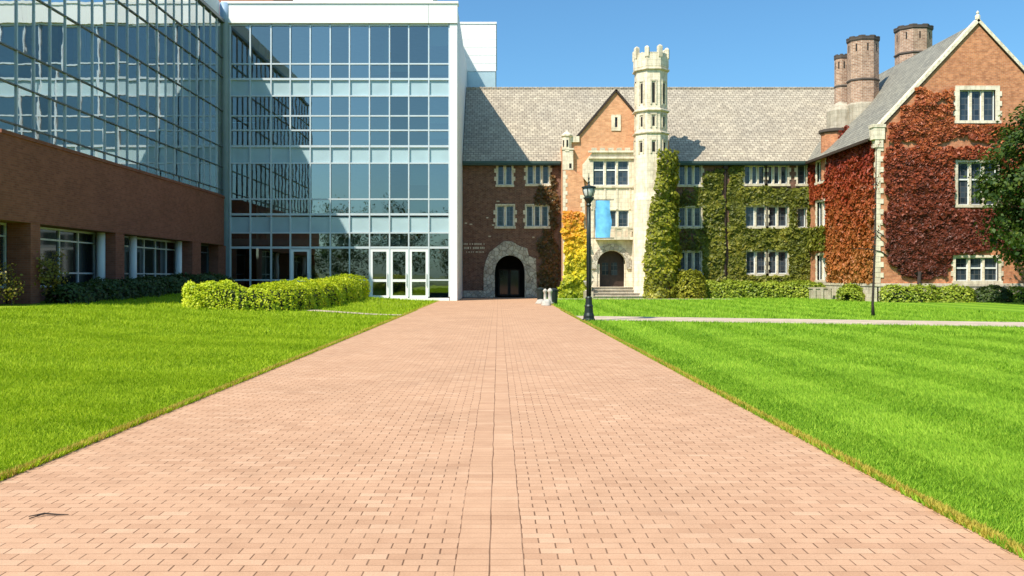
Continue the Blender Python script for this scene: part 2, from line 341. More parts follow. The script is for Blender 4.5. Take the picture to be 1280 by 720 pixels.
class MB:
    def each(s, name, mat, parent):   # one part per piece added
        cuts = s.cuts + [len(s.v)]
        for a, b in zip(cuts, cuts[1:]):
            q = MB(); q.v = s.v[a:b]; q.f = [tuple(i - a for i in f) for f in s.f if a <= f[0] < b]; q.m = [0] * len(q.f); q.build(name, mat, parent)
    def __init__(s): s.v = []; s.f = []; s.m = []; s.cuts = []
    def add(s, vs, fs, m=0):
        b = len(s.v); s.cuts.append(b); s.v += [tuple(v) for v in vs]
        for f in fs: s.f.append(tuple(b + i for i in f)); s.m.append(m)
    def quad(s, a, b, c, d, m=0): s.add([a, b, c, d], [(0, 1, 2, 3)], m)
    def hexa(s, p, m=0):   # 8 points: bottom ring 0-3, top ring 4-7
        s.add(p, [(0, 3, 2, 1), (4, 5, 6, 7), (0, 1, 5, 4), (1, 2, 6, 5), (2, 3, 7, 6), (3, 0, 4, 7)], m)
    def box(s, x0, x1, y0, y1, z0, z1, m=0):
        s.hexa([(x0, y0, z0), (x1, y0, z0), (x1, y1, z0), (x0, y1, z0), (x0, y0, z1), (x1, y0, z1), (x1, y1, z1), (x0, y1, z1)], m)
    def bar(s, P, u0, u1, v0, v1, d0, d1, m=0):
        s.hexa([P(u0, v0, d1), P(u1, v0, d1), P(u1, v0, d0), P(u0, v0, d0), P(u0, v1, d1), P(u1, v1, d1), P(u1, v1, d0), P(u0, v1, d0)], m)
    def frame(s, P, u0, u1, v0, v1, w, d0, d1, m=0):
        s.bar(P, u0, u0 + w, v0, v1, d0, d1, m); s.bar(P, u1 - w, u1, v0, v1, d0, d1, m)
        s.bar(P, u0 + w, u1 - w, v0, v0 + w, d0, d1, m); s.bar(P, u0 + w, u1 - w, v1 - w, v1, d0, d1, m)
    def poly(s, P, outer, holes=(), d=0., depth=.35, m=0, mr=None):
        loops = [outer] + list(holes)
        tris = tessellate_polygon([[Vector((u, v, 0)) for u, v in lp] for lp in loops])
        flat = [P(u, v, d) for lp in loops for u, v in lp]
        s.add(flat, [tuple(t) for t in tris], m)
        for h in holes:
            n = len(h)
            for i in range(n):
                a, b = h[i], h[(i + 1) % n]
                s.quad(P(*a, d), P(*b, d), P(*b, d - depth), P(*a, d - depth), m if mr is None else mr)
    def slab(s, P, outer, holes, d0, d1, m=0):   # closed plate with holes
        s.poly(P, outer, holes, d1, d1 - d0, m)
        s.poly(P, outer, holes, d0, 0.0001, m)
        n = len(outer)
        for i in range(n):
            a, b = outer[i], outer[(i + 1) % n]
            s.quad(P(*a, d0), P(*b, d0), P(*b, d1), P(*a, d1), m)
    def tube(s, pts, rad, n=8, m=0, cap=True):
        pts = [Vector(p) for p in pts]; rings = []
        for i, p in enumerate(pts):
            t = (pts[min(i + 1, len(pts) - 1)] - pts[max(i - 1, 0)]).normalized()
            a = t.orthogonal().normalized() if abs(t.z) < .9 else (Vector((0, 1, 0)) - t * t.y).normalized(); b = t.cross(a)
            r = rad[i] if hasattr(rad, '__len__') else rad
            rings.append([p + (a * math.cos(2 * math.pi * k / n) + b * math.sin(2 * math.pi * k / n)) * r for k in range(n)])
        vs = [v for rg in rings for v in rg]; fs = []
        for i in range(len(pts) - 1):
            for k in range(n):
                k2 = (k + 1) % n; fs.append((i * n + k, i * n + k2, (i + 1) * n + k2, (i + 1) * n + k))
        if cap: fs += [tuple(range(n))[::-1], tuple(range((len(pts) - 1) * n, len(pts) * n))]
        s.add(vs, fs, m)
    def lathe(s, c, prof, n=16, m=0, rot=0.):
        vs = []; fs = []
        for r, z in prof:
            for k in range(n):
                a = rot + 2 * math.pi * k / n; vs.append((c[0] + r * math.cos(a), c[1] + r * math.sin(a), c[2] + z))
        for i in range(len(prof) - 1):
            for k in range(n):
                k2 = (k + 1) % n; fs.append((i * n + k, i * n + k2, (i + 1) * n + k2, (i + 1) * n + k))
        fs += [tuple(range(n))[::-1], tuple(range((len(prof) - 1) * n, len(prof) * n))]
        s.add(vs, fs, m)
    def build(s, name, mats, parent=None, origin=None, smooth=False):
        if not isinstance(mats, (list, tuple)): mats = [mats]
        v = np.array(s.v, dtype=np.float64)
        if parent is not None: o = OFF[parent.name]
        else: o = Vector(origin) if origin is not None else Vector(((v[:, 0].min() + v[:, 0].max()) / 2, (v[:, 1].min() + v[:, 1].max()) / 2, v[:, 2].min()))
        me = bpy.data.meshes.new(name); me.from_pydata((v - np.array(o)).tolist(), [], s.f)
        for mt in mats: me.materials.append(mt)
        me.polygons.foreach_set('material_index', s.m)
        if smooth: me.polygons.foreach_set('use_smooth', [True] * len(s.f))
        me.update()
        return link_mesh(name, me, parent, o)

def quads_mesh(name, V, mats, midx=None, parent=None, origin=None, extra=None, k=4):
    """V: (N,k,3) separate faces; extra: an MB appended with its own material index"""
    N = len(V); vv = V.reshape(-1, 3)
    ef, em = [], []
    if extra is not None:
        base = len(vv); vv = np.vstack([vv, np.array(extra.v)])
        ef = [[base + i for i in f] for f in extra.f]; em = extra.m
    if parent is not None: o = np.array(OFF[parent.name])
    else: o = np.array(origin if origin is not None else ((vv[:, 0].min() + vv[:, 0].max()) / 2, (vv[:, 1].min() + vv[:, 1].max()) / 2, vv[:, 2].min()))
    me = bpy.data.meshes.new(name)
    me.vertices.add(len(vv)); me.vertices.foreach_set('co', (vv - o).astype(np.float32).ravel())
    idx = list(range(N * k)); tot = [k] * N
    li = np.concatenate([np.arange(N * k)] + [np.array(f) for f in ef]) if ef else np.arange(N * k)
    lt = np.array(tot + [len(f) for f in ef]); ls = np.concatenate([[0], np.cumsum(lt)[:-1]])
    me.loops.add(len(li)); me.loops.foreach_set('vertex_index', li.astype(np.int32))
    me.polygons.add(len(lt)); me.polygons.foreach_set('loop_start', ls.astype(np.int32))
    for mt in (mats if isinstance(mats, (list, tuple)) else [mats]): me.materials.append(mt)
    mi = np.zeros(len(lt), np.int32)
    if midx is not None: mi[:N] = midx
    if em: mi[N:] = em
    me.polygons.foreach_set('material_index', mi)
    me.update(calc_edges=True); me.validate()
    return link_mesh(name, me, parent, Vector(o))

def unit(a): return a / np.maximum(np.linalg.norm(a, axis=1, keepdims=True), 1e-6)
def leaf_quads(C, Nrm, size, spread=.6, aspect=.75):
    n = len(C)
    nn = unit(Nrm + rng.normal(0, spread, (n, 3)))
    t = unit(np.cross(nn, rng.normal(0, 1, (n, 3)))); b = np.cross(nn, t)
    s = np.broadcast_to(size, (n,))[:, None] * rng.uniform(.7, 1.3, (n, 1)) * .5
    V = np.empty((n, 4, 3))
    V[:, 0] = C - t * s; V[:, 2] = C + t * s * 1.15
    V[:, 1] = C + b * s * aspect + nn * s * .22 - t * s * .1; V[:, 3] = C - b * s * aspect + nn * s * .22 - t * s * .1
    return V

def fnoise(u, v, s, seed=0.): return np.array([noise.noise(Vector((a * s, b * s, seed))) for a, b in zip(u, v)])

front = lambda Y: (lambda u, v, d: (u, Y - d, v))          # wall facing the camera
leftw = lambda X: (lambda u, v, d: (X - d, u, v))          # wall facing -X (u runs along Y)
rightw = lambda X: (lambda u, v, d: (X + d, u, v))         # wall facing +X
rect = lambda a, b, c, d: [(a, c), (b, c), (b, d), (a, d)]
def arch_pts(u0, u1, v0, spring, top, n=14):
    c = (u0 + u1) / 2; r = (u1 - u0) / 2; h = top - spring
    return [(u0, v0)] + [(c - r * math.cos(math.pi * i / n), spring + h * math.sin(math.pi * i / n) ** .9) for i in range(n + 1)] + [(u1, v0)]

# ------------------------------------------------------------------ terrain
def sstep(a):
    a = min(1, max(0, a)); return a * a * (3 - 2 * a)
def zL(x, y):
    z = .55 * sstep((-4.2 - x) / 15.) * sstep((y - 4) / 22.) * (1 - .75 * sstep((y - 55) / 10.))
    z += .32 * sstep((-4.4 - x) / 3.2) * math.exp(-((y - 49.) / 8.) ** 2)
    return z + .02
def zR(x, y): return .02
def lawn(name, x0, x1, zf, mat, label, edge):
    xs = np.concatenate([[0, .15, .5], np.linspace(1, 1.0 * abs(x1 - x0), 40)])
    ys = np.linspace(-25, 69.5, 190); mb = MB(); nx = len(xs); vs = []
    for y in ys:
        for i, q in enumerate(xs):
            x = x0 + math.copysign(q, x1 - x0)
            if i == 0: x += .035 * noise.noise(Vector((y * 1.3, edge, 0))) + .02 * noise.noise(Vector((y * 6, edge, 5)))
            vs.append((x, y, zf(x, y) - (.0 if i else .012)))
    fs = [(j * nx + i, j * nx + i + 1, (j + 1) * nx + i + 1, (j + 1) * nx + i) for j in range(len(ys) - 1) for i in range(nx - 1)]
    mb.add(vs, fs); o = mb.build(name, mat, origin=(x0, 0, 0), smooth=True)
    return tag(o, label, kind='structure')
g = MB(); g.quad((-900, -900, -.06), (900, -900, -.06), (900, 900, -.06), (-900, 900, -.06))
tag(g.build('ground', M['ground'], origin=(0, 0, -.06)), kind='structure')
lawn('lawn', -4.05, -48, zL, M['lawnL'], 'yellow green lawn on the glass building side of the brick walk', 1.)
lawn('lawn', 3.11, 80, zR, M['lawnR'], 'bright green mown lawn on the old hall side of the brick walk', 2.)
pv = MB(); pv.quad((-4.25, -12, 0), (3.31, -12, 0), (3.31, 69.2, 0), (-4.25, 69.2, 0))
tag(pv.build('path', M['paver'], origin=(0, 0, 0)), kind='structure')

def strip(name, line, w, zf, lift, mat):   # a walkway following the ground
    mb = MB(); pts = []
    for (x0, y0), (x1, y1) in zip(line, line[1:]):
        k = max(2, int(abs(x1 - x0) / .6) + 1)
        pts += [(x0 + (x1 - x0) * i / k, y0 + (y1 - y0) * i / k) for i in range(k)]
    pts.append(line[-1])
    for (xa, ya), (xb, yb) in zip(pts, pts[1:]):
        q = [(xa, ya - w / 2), (xb, yb - w / 2), (xb, yb + w / 2), (xa, ya + w / 2)]
        mb.quad(*[(x, y, zf(x, y) + lift) for x, y in q])
    return tag(mb.build(name, mat), kind='structure')
CW = lambda x: 34.7 - .33 * (x - 3.1)        # centre line of the cross walk
strip('walkway', [(3.2, CW(3.2)), (40, CW(40))], 3.7, zR, .012, M['concrete'])
strip('walkway', [(-9.4, 38.9), (-4.1, 37.3)], .9, zL, .014, M['concrete'])
strip('walkway', [(3.2, 64.3), (17.0, 64.3)], 2.0, zR, .012, M['concrete'])
ap = MB(); ap.box(-3.0, 3.9, 68.2, 69.99, -.02, .016)  # dark sheet painting the shadow along the foot of the hall
tag(ap.build('shadow_strip', M['shade_strip']), kind='structure')

# grass blades
def blades(name, side, mat, label):
    C = []; H = []
    for y0, y1, dens, h in ((3.8, 9, 5200, .03), (9, 15, 2600, .036), (15, 24, 1000, .048), (24, 34, 260, .075), (34, 46, 90, .095), (46, 66, 34, .12)):
        ymax = y1
        xr = 662 / F * ymax + 5.5
        x_in = 3.09 if side > 0 else 4.03
        if xr <= x_in: continue
        n = int((xr - x_in) * (y1 - y0) * dens)
        x = rng.uniform(x_in, xr, n) * side; y = rng.uniform(y0, y1, n)
        ok = (np.abs(x) < (665 / F * y + .3)) | (rng.uniform(0, 1, n) < .4)
        if side > 0: ok &= ~((y > CW(x) - 1.9) & (y < CW(x) + 1.9)) & ~((y > 63.2) & (x < 17.1)) & (np.abs(x) < 23.2)
        else: ok &= ~((np.abs(y - (38.9 - (x + 9.4) * .302)) < .5) & (x > -9.5)) & (x > -17) & (y < 59.5)
        x, y = x[ok], y[ok]
        z = np.array([zL(a, b) for a, b in zip(x, y)]) if side < 0 else np.full(len(x), .02)
        C.append(np.stack([x, y, z], 1)); H.append(np.full(len(x), h))
    # ragged fringe leaning over the bricks
    n = 16000; y = 3.5 + 40 * rng.uniform(0, 1, n) ** 1.7
    x = (3.09 if side > 0 else -4.03) + side * rng.uniform(-.03, .05, n)
    C.append(np.stack([x, y, np.full(n, .005)], 1)); H.append(np.full(n, .05))
    C = np.vstack(C); H = np.concatenate(H) * rng.uniform(.6, 1.35, len(C)); n = len(C)
    a = rng.uniform(0, 2 * np.pi, n); d = np.stack([np.cos(a), np.sin(a), np.zeros(n)], 1)
    mow = np.where(np.sin(C[:, 0] * np.pi / .95) > 0, .55, -.05) if side > 0 else np.where(np.sin((C[:, 1] * .97 + C[:, 0] * .25) * np.pi / 1.6) > 0, .2, -.1)
    lean = np.stack([rng.normal(0, .45, n), mow + rng.normal(0, .45, n), np.zeros(n)], 1) * H[:, None]
    w = (H * .16)[:, None]
    V = np.empty((n, 3, 3)); V[:, 0] = C - d * w; V[:, 1] = C + d * w
    V[:, 2] = C + lean; V[:, 2, 2] += H
    o = quads_mesh(name, V, mat, k=3, origin=(side * 4, 5, 0))
    return tag(o, label, 'grass', kind='stuff')
blades('grass', 1, M['bladeR'], 'short bright green blades of the mown lawn beside the lamp')
blades('grass', -1, M['bladeL'], 'short yellow green blades of the lawn beside the lime hedge')

# ------------------------------------------------------------------ glass building
YG = 61.0; XG = WX(571.6, 61.0)
gb = empty('glass_building', (-12, 66, 0), 'modern glass and white panel building with blue reflections and a projecting wing', 'building')
mull = [WX(p, YG) for p in (288, 313, 339, 363, 388, 413, 437, 462, 487, 511, 536, 561.5)]
zz = lambda y: WZ(y, YG)
BANDS = [('glazing', 31, 80), ('glazing', 80, 99), ('spandrel', 99, 120), ('glazing', 120, 145), ('glazing', 145, 163), ('glazing', 163, 183),
         ('spandrel', 183, 204), ('glazing', 204, 249), ('glazing', 249, 268), ('spandrel', 271, 291), ('glazing', 291, 308.5), ('glazing', 311, 366)]
P = front(YG)
def pane_quads(mb, P, u0, u1, v0, v1, d, tilt=.0022):
    a, b = random.gauss(0, tilt), random.gauss(0, tilt)
    w, h = (u1 - u0) / 2, (v1 - v0) / 2
    mb.quad(P(u0, v0, d - a * w - b * h), P(u1, v0, d + a * w - b * h), P(u1, v1, d + a * w + b * h), P(u0, v1, d - a * w + b * h))
DOORB = {(7): 1, (8): 1, (9): 1, (3): 1}
for kind, ya, yb in BANDS:
    mb = MB()
    for i in range(len(mull) - 1):
        if ya == 311 and i in DOORB:
            if mb.v: mb.build('glazing', M['glass'], gb); mb = MB()
            continue
        pane_quads(mb, P, mull[i] + .02, mull[i + 1] - .02, zz(yb) + .01, zz(ya) - .01, -.06 if kind == 'spandrel' else -.05, .0022)
    mb.build(kind if kind == 'glazing' else 'spandrel_band', M['glass'] if kind == 'glazing' else M['spandrel'], gb)
mb = MB()
for x in mull: mb.bar(P, x - .045, x + .045, zz(371), zz(31), -.12, .07)
for y in (31, 80, 99, 120, 145, 163, 183, 204, 249, 268, 291, 309.5, 350):
    t = .05 if y not in (31, 99, 183, 268, 309.5) else .075
    segs = [(mull[0] + .045, mull[-1] - .045)]
    for i in range(len(mull) - 1):
        if y == 350 and i in DOORB: continue
        mb.bar(P, mull[i] + .045, mull[i + 1] - .045, zz(y) - t, zz(y) + t, -.11, .055)
mb.build('mullion_grid', M['alu'], gb)
# doors
for i in DOORB:
    u0, u1 = mull[i] + .047, mull[i + 1] - .047; v0, v1 = .19, zz(311.5)
    mb = MB(); mb.frame(P, u0, u1, v0, v1, .17, -.10, .045); mb.bar(P, u0 + .17, u1 - .17, 1.3, 1.48, -.09, .04)
    d = mb.build('door', M['doorwhite'], gb)
    mb = MB(); pane_quads(mb, P, u0 + .15, u1 - .15, v0 + .1, 1.32, -.05); pane_quads(mb, P, u0 + .15, u1 - .15, 1.46, v1 - .1, -.05)
    mb.build('pane', M['glass'], d)
    mb = MB(); hx = u1 - .1; mb.tube([P(hx, 1.0, .1), P(hx, 1.9, .1)], .022, 8); mb.bar(P, hx - .015, hx + .015, 1.1, 1.13, .04, .1); mb.bar(P, hx - .015, hx + .015, 1.78, 1.81, .04, .1)
    mb.build('handle', M['alu'], d)
mb = MB(); mb.bar(P, mull[0], mull[-1], -.05, .185, -.2, .09); mb.build('plinth', M['white'], gb)
# corner pier and return wall facing the hall
mb = MB(); mb.box(mull[-1] + .046, XG, YG - .16, YG + .5, -.05, zz(31) + .02); mb.box(mull[-1] + .2, XG - .005, YG + .5, 100, -.05, zz(6) - .01)
mb.build('corner_pier', M['white'], gb)
# parapet with a panel joint and coping
mb = MB(); x0, x1 = WX(279, YG), XG + .02
mb.box(x0, WX(536, YG) - .01, YG - .25, YG + .4, zz(30), zz(6)); mb.box(WX(536, YG) + .01, x1, YG - .25, YG + .4, zz(30), zz(6))
mb.box(x0 - .05, x1 + .06, YG - .32, YG + .5, zz(6) + .002, zz(3))
mb.build('parapet', M['white'], gb)
mb = MB(); mb.box(-36, XG - .1, YG + .45, 100, zz(30), zz(27)); mb.build('roof_deck', M['slab'], gb)
mb = MB(); mb.box(-17.5, WX(541, 75), 75, 92, 19.9, 27.0); mb.build('penthouse', M['cream'], gb)
mb = MB(); mb.box(WX(262, 74), WX(346, 74) - .3, 74, 84, 19.9, 28.0); mb.build('plant_room', M['terra'], gb)
# side block standing behind the ridge of the hall
YB = 80.0; z = lambda y: WZ(y, YB)
mb = MB(); bx0, bx1 = WX(560, YB), WX(620, YB)
mb.box(bx0, bx1, YB, 98, z(89), z(30)); mb.box(bx0, bx1 + .06, YB - .06, 98.05, z(30) + .003, z(27.5))
for k in range(1, 6): mb.box(bx0, bx1 - .02, YB - .012, YB + .01, z(30 + k * 9.8), z(30 + k * 9.8 - .6))
mb.build('side_block', M['white'], gb)
mb = MB(); mb.box(bx0, bx1 - .05, YB + .05, 97.9, z(110) - .7, z(89) - .003)
mb.build('side_glazing', M['spandrel'], gb)
mb = MB()
for zf in (zz(306), zz(282), zz(198), zz(114)): mb.box(-19, XG - .5, YG + .5, YG + 9.5, zf, zf + .45)
mb.build('floor_slab', M['slab'], gb)
mb = MB(); mb.quad((-19.4, YG + 9.5, 0), (XG - .5, YG + 9.5, 0), (XG - .5, YG + 9.5, 19.6), (-19.4, YG + 9.5, 19.6))
for cx in (-17, -12.5, -8, ): mb.lathe((cx, YG + 2.4, 0), [(.28, 0), (.28, 19.6)], 12)
mb.build('inner_wall', M['inner'], gb)
mb = MB()
for (cx, zf, w) in ((-16.2, zz(146), 2.6), (-15.0, zz(164), 1.9), (-9.4, zz(146), 1.4)): mb.box(cx - w / 2, cx + w / 2, YG + 1.2, YG + 2.0, zf, zf + .12)
mb.each('ceiling_light_panel', M['blind'], gb)
rb = random.Random(11)
for kind, ya, yb in BANDS:
    if kind != 'glazing' or ya in (309, 311): continue
    for i in range(len(mull) - 1):
        if rb.random() < .13:
            mb = MB(); drop = rb.uniform(.3, 1.0); mb.bar(P, mull[i] + .06, mull[i + 1] - .06, zz(ya) - (zz(ya) - zz(yb)) * drop, zz(ya) - .06, -.36, -.34); mb.build('roller_blind', M['cream'], gb)
# the projecting wing: glass wall facing the walk
XW = WX(281, YG); Y0W = 33.4; PW = rightw(XW)
wz = [6.6] + [zz(q) for q in (238, 210, 185, 140, 98, 74, 31)]; ZTW = wz[-1]
ym = [Y0W + i * (YG - Y0W - .35) / 21 for i in range(22)]
for k in range(len(wz) - 1):
    mb = MB()
    for i in range(21): pane_quads(mb, PW, ym[i] + .02, ym[i + 1] - .02, wz[k] + .01, wz[k + 1] - .01, -.05, .003)
    mb.build('wing_glazing', M['glass_wing'], gb)
mb = MB()
for y in ym: mb.bar(PW, y - .022, y + .022, 6.6, ZTW, -.1, .012)
mb.build('wing_mullion', M['alu'], gb)
mb = MB()
for k in wz[1:-1]: mb.bar(PW, Y0W, YG - .3, k - .024, k + .024, -.09, .035)
mb.bar(PW, Y0W - .1, YG - .2, ZTW + .001, ZTW + .22, -.15, .12)
mb.build('wing_transom', M['alu_dark'], gb)
mb = MB(); mb.lathe((XW + .03, YG - .1, 0), [(.30, 0), (.30, ZTW + .05), (.34, ZTW + .1), (.34, zz(5))], 20)
mb.build('corner_column', M['bluegrey'], gb, smooth=True)
mb = MB(); mb.box(-36, XW - .2, Y0W, YG - .3, ZTW + .01, ZTW + .3); mb.box(XW - .7, XW - .25, Y0W, YG - .4, ZTW + .3, ZTW + 1.5)
mb.build('wing_roof', M['white'], gb)
mb = MB(); mb.box(-36, -35.8, Y0W, 100, 0, ZTW); mb.box(-35.8, XW - .12, Y0W, Y0W + .2, 6.7, ZTW); mb.box(-36, XW - .1, 99.8, 100, 0, ZTW)
mb.build('rear_wall', M['podium'], gb)
mb = MB()
for zf in (6.0, zz(198), zz(114)): mb.box(-30, XW - .3, Y0W + .3, YG - .4, zf, zf + .4)
mb.build('wing_floor', M['slab'], gb)
mb = MB(); mb.quad((-27, Y0W + .3, 6.6), (-27, YG, 6.6), (-27, YG, 19.6), (-27, Y0W + .3, 19.6)); mb.build('wing_inner_wall', M['cream'], gb)
for (i, a, b) in ((2, 11.2, 15.0), (3, 11.2, 15.0), (5, 11.2, 15.0), (6, 11.2, 15.0), (9, 7.4, 10.6), (11, 15.8, 19.2), (12, 15.8, 19.2), (14, 15.8, 18.2), (15, 15.8, 18.2), (13, 11.2, 14.0)):
    mb = MB(); mb.box(XW - .35, XW - .32, ym[i] + .05, ym[i + 1] - .05, a, b); mb.build('blind', M['blind'], gb)

# ------------------------------------------------------------------ brick podium range in front of the wing
XP = WX(290, YG); yp = lambda p: XP * F / (p - VX)
pod = empty('brick_building', (-20, 48, 0), 'low dark brown brick range with deep window bays under the glass wing', 'building')
PP = rightw(XP)
mb = MB()
prof = [(XP, y) for y in np.linspace(32.6, YG - 4.2, 12)] + [(XP - .55 * (1 - math.cos(t)), YG - 4.2 + 3.8 * math.sin(t)) for t in np.linspace(.12, math.pi / 2, 9)]
ZB, ZT = 3.78, 7.0
def pmid(y): return ZB
for (xa, ya), (xb, yb) in zip(prof, prof[1:]):
    mb.quad((xa, ya, ZB), (xb, yb, ZB), (xb, yb, ZT), (xa, ya, ZT)); mb.quad((xa, ya, ZB), (xb, yb, ZB), (xb - 1.6, yb, ZB), (xa - 1.6, ya, ZB))
mb.box(-35.7, XP - .001, 32.4, 32.6, -.1, ZT)
mb.build('wall', M['podium'], pod)
mb = MB()
for (xa, ya), (xb, yb) in zip(prof, prof[1:]):
    mb.hexa([(xa + .06, ya, ZT + .002), (xb + .06, yb, ZT + .002), (xb - .9, yb, ZT + .002), (xa - .9, ya, ZT + .002), (xa + .06, ya, ZT + .14), (xb + .06, yb, ZT + .14), (xb - .9, yb, ZT + .14), (xa - .9, ya, ZT + .14)])
mb.build('coping', M['podium'], pod)
for a, b in ((yp(39), yp(51)), (yp(145), yp(156)), (yp(241), yp(251.5)), (yp(279), yp(289))):
    mb = MB(); sh = .3 if a > 58 else 0
    mb.box(XP - .95, XP - .02 - sh, a, b, 0, ZB - .002); mb.build('pier', M['podium'], pod)
bays = ((32.7, yp(39), 2), (yp(51), yp(145), 4), (yp(156), yp(241), 6), (yp(251.5), yp(279), 2))
PB = rightw(XP - 1.0)
for a, b, n in bays:
    mb = MB(); dk = a > 54
    mb.bar(PB, a, b, 0, 1.2, -.2, 0); mb.build('dado', M['podium'], pod)
    mb = MB(); mb.frame(PB, a, b, 1.2, ZB - .005, .09, -.12, .02)
    for i in range(1, n): u = a + (b - a) * i / n; mb.bar(PB, u - .045, u + .045, 1.29, 3.69, -.1, .02)
    for i in range(n):
        u0, u1 = a + (b - a) * i / n, a + (b - a) * (i + 1) / n
        mb.bar(PB, u0 + .05, u1 - .05, 1.78, 1.85, -.09, .015); mb.bar(PB, u0 + .05, u1 - .05, 3.22, 3.29, -.09, .015)
    w = mb.build('window', M['alu'] if not dk else M['alu_dark'], pod)
    mb = MB()
    for i in range(n):
        u0, u1 = a + (b - a) * i / n, a + (b - a) * (i + 1) / n
        pane_quads(mb, PB, u0, u1, 1.22, ZB - .05, -.05)
    mb.build('pane', M['darkglass'], w)
mb = MB(); mb.box(XP - 4, XP - 3.9, 32.7, YG - .5, 0, ZT); mb.box(XP - 3.9, XP - 1.3, 32.7, YG - .5, ZB + .05, ZB + .2); mb.build('inner_wall', M['void'], pod)
for px in (39, 126, 166, 223):
    y = (.62 - XP) * F / (VX - px)
    mb = MB(); mb.lathe((XP - .62, y, 0), [(.2, .2), (.2, ZB - .01)], 16); mb.build('column', M['white'], pod, smooth=True)

# ------------------------------------------------------------------ old brick hall
YH = 70.0
hall = empty('brick_hall', (12, 70, 0), 'old brick hall with slate roof, stone turret, arched doors and gabled ivy wing', 'building')
PH = front(YH); hx = lambda p: WX(p, YH); hz = lambda p: WZ(p, YH)

def window(P, u0, u1, v0, v1, lights, rows, sur=.2, stone='lime2', sill=True, mull_w=.13, parent=hall, rowsplit=.6):
    mb = MB(); e = .07
    if sur > 0:
        mb.bar(P, u0 - sur, u0, v0, v1 + sur, -.3, e); mb.bar(P, u1, u1 + sur, v0, v1 + sur, -.3, e); mb.bar(P, u0, u1, v1, v1 + sur, -.3, e)
        # quoined jambs: longer stones alternating
        h = v0; k = 0
        while h < v1 - .1:
            if k % 2: mb.bar(P, u0 - sur - .14, u0 - sur, h, min(h + .32, v1), -.02, e - .012); mb.bar(P, u1 + sur, u1 + sur + .14, h, min(h + .32, v1), -.02, e - .012)
            h += .32; k += 1
        mb.bar(P, u0 - sur - .06, u1 + sur + .06, v0 - .18, v0, -.3, .14)
    for i in range(1, lights): u = u0 + (u1 - u0) * i / lights; mb.bar(P, u - mull_w / 2, u + mull_w / 2, v0, v1, -.26, -.04)
    w = mb.build('window', M[stone], parent)
    mb = MB(); m2 = MB()
    for i in range(lights):
        a = u0 + (u1 - u0) * i / lights + (mull_w / 2 if i else 0); b = u0 + (u1 - u0) * (i + 1) / lights - (mull_w / 2 if i < lights - 1 else 0)
        mb.frame(P, a, b, v0, v1, .055, -.24, -.14)
        for r in range(1, rows):
            v = v0 + (v1 - v0) * (rowsplit if rows == 2 else r / rows); mb.bar(P, a + .055, b - .055, v - .05, v + .05, -.24, -.13)
        pane_quads(m2, P, a, b, v0, v1, -.2, .006)
    mb.build('frame', M['casement'], w); m2.build('pane', M['oldglass'], w)
    return rect(u0, u1, v0, v1)

holes = []
def hw(x0, y0, x1, y1, l, r, **k): holes.append(window(PH, hx(x0), hx(x1), hz(y1), hz(y0), l, r, **k))
SH = dict(sur=.12)
hw(622, 206, 640, 231, 2, 1, **SH); hw(659, 206, 686, 230, 3, 1, **SH)
hw(621, 257, 642, 283, 2, 1, **SH); hw(658, 257, 685, 283, 3, 1, **SH)
for y0, y1 in ((206, 231), (259, 283), (315, 341)): hw(849, y0, 876, y1, 3, 1, **SH)
GRN = [(931, 207, 956, 230), (958.5, 207, 984, 230), (932, 258, 957, 283), (960, 258, 984, 283), (933, 314, 957, 342), (960, 314, 984, 342)]
for a in GRN: hw(*a, 2 if a[1] != 207 else 3, 1, sur=.15)
for y0, y1 in ((206, 230), (260, 284)): hw(997, y0, 1007, y1, 1, 1, sur=.12)
# passage arch on the shaded side
a0, a1 = hx(618.5), hx(656); az = hz(319)
arch_hole = arch_pts(a0 - .55, a1 + .55, 0, 1.95, az + .55)
X0H, X1H = XG + .02, 24.6
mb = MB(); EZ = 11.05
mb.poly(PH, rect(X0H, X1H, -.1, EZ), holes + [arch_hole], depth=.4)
mb.build('wall', M['brick_shaded'], hall)
mb = MB(); inner = arch_pts(a0, a1, 0.001, 2.0, az)
outer = [(hx(604.5), 0.001), (hx(604.5), 2.1), (hx(607), 2.9), (hx(612), 3.6), (hx(621), 4.05), (hx(630), 4.5), (hx(640), 4.45), (hx(649), 4.1), (hx(659), 3.9), (hx(661), 3.3), (hx(670), 3.1), (hx(671), 0.001)]
mb.slab(PH, outer + [], [], .02, .02) if False else None
tmp = [(u, v) for u, v in outer]
ring = tmp + [(a1, 0.001)] + list(reversed(inner[1:-1])) + [(a0, 0.001)]
mb.poly(PH, ring, [], d=.12)
for i in range(len(ring)):
    a, b = ring[i], ring[(i + 1) % len(ring)]
    inn = all(a0 - .01 <= q[0] <= a1 + .01 for q in (a, b))
    mb.quad(PH(*a, .12), PH(*b, .12), PH(*b, -.9 if inn else 0), PH(*a, -.9 if inn else 0))
mb.build('archway', M['rubble'], hall)
mb = MB()   # passage behind the arch, its dimness painted as near-black walls, with a pair of dark glazed doors at its end
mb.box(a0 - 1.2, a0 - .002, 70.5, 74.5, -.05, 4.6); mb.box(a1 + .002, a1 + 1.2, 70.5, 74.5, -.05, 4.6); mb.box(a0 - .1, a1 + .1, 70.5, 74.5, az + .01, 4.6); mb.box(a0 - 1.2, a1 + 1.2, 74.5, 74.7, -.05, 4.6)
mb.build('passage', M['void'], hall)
PD = front(74.4)
mb = MB(); c = (a0 + a1) / 2
mb.frame(PD, c - .9, c, .02, 2.3, .12, -.05, .05); mb.frame(PD, c + .01, c + .9, .02, 2.3, .12, -.05, .05); d = mb.build('door', M['door_wood'], hall)
mb = MB(); mb.bar(PD, c - .78, c - .12, .14, 2.18, -.02, 0); mb.bar(PD, c + .13, c + .78, .14, 2.18, -.02, 0); mb.build('pane', M['darkglass'], d)
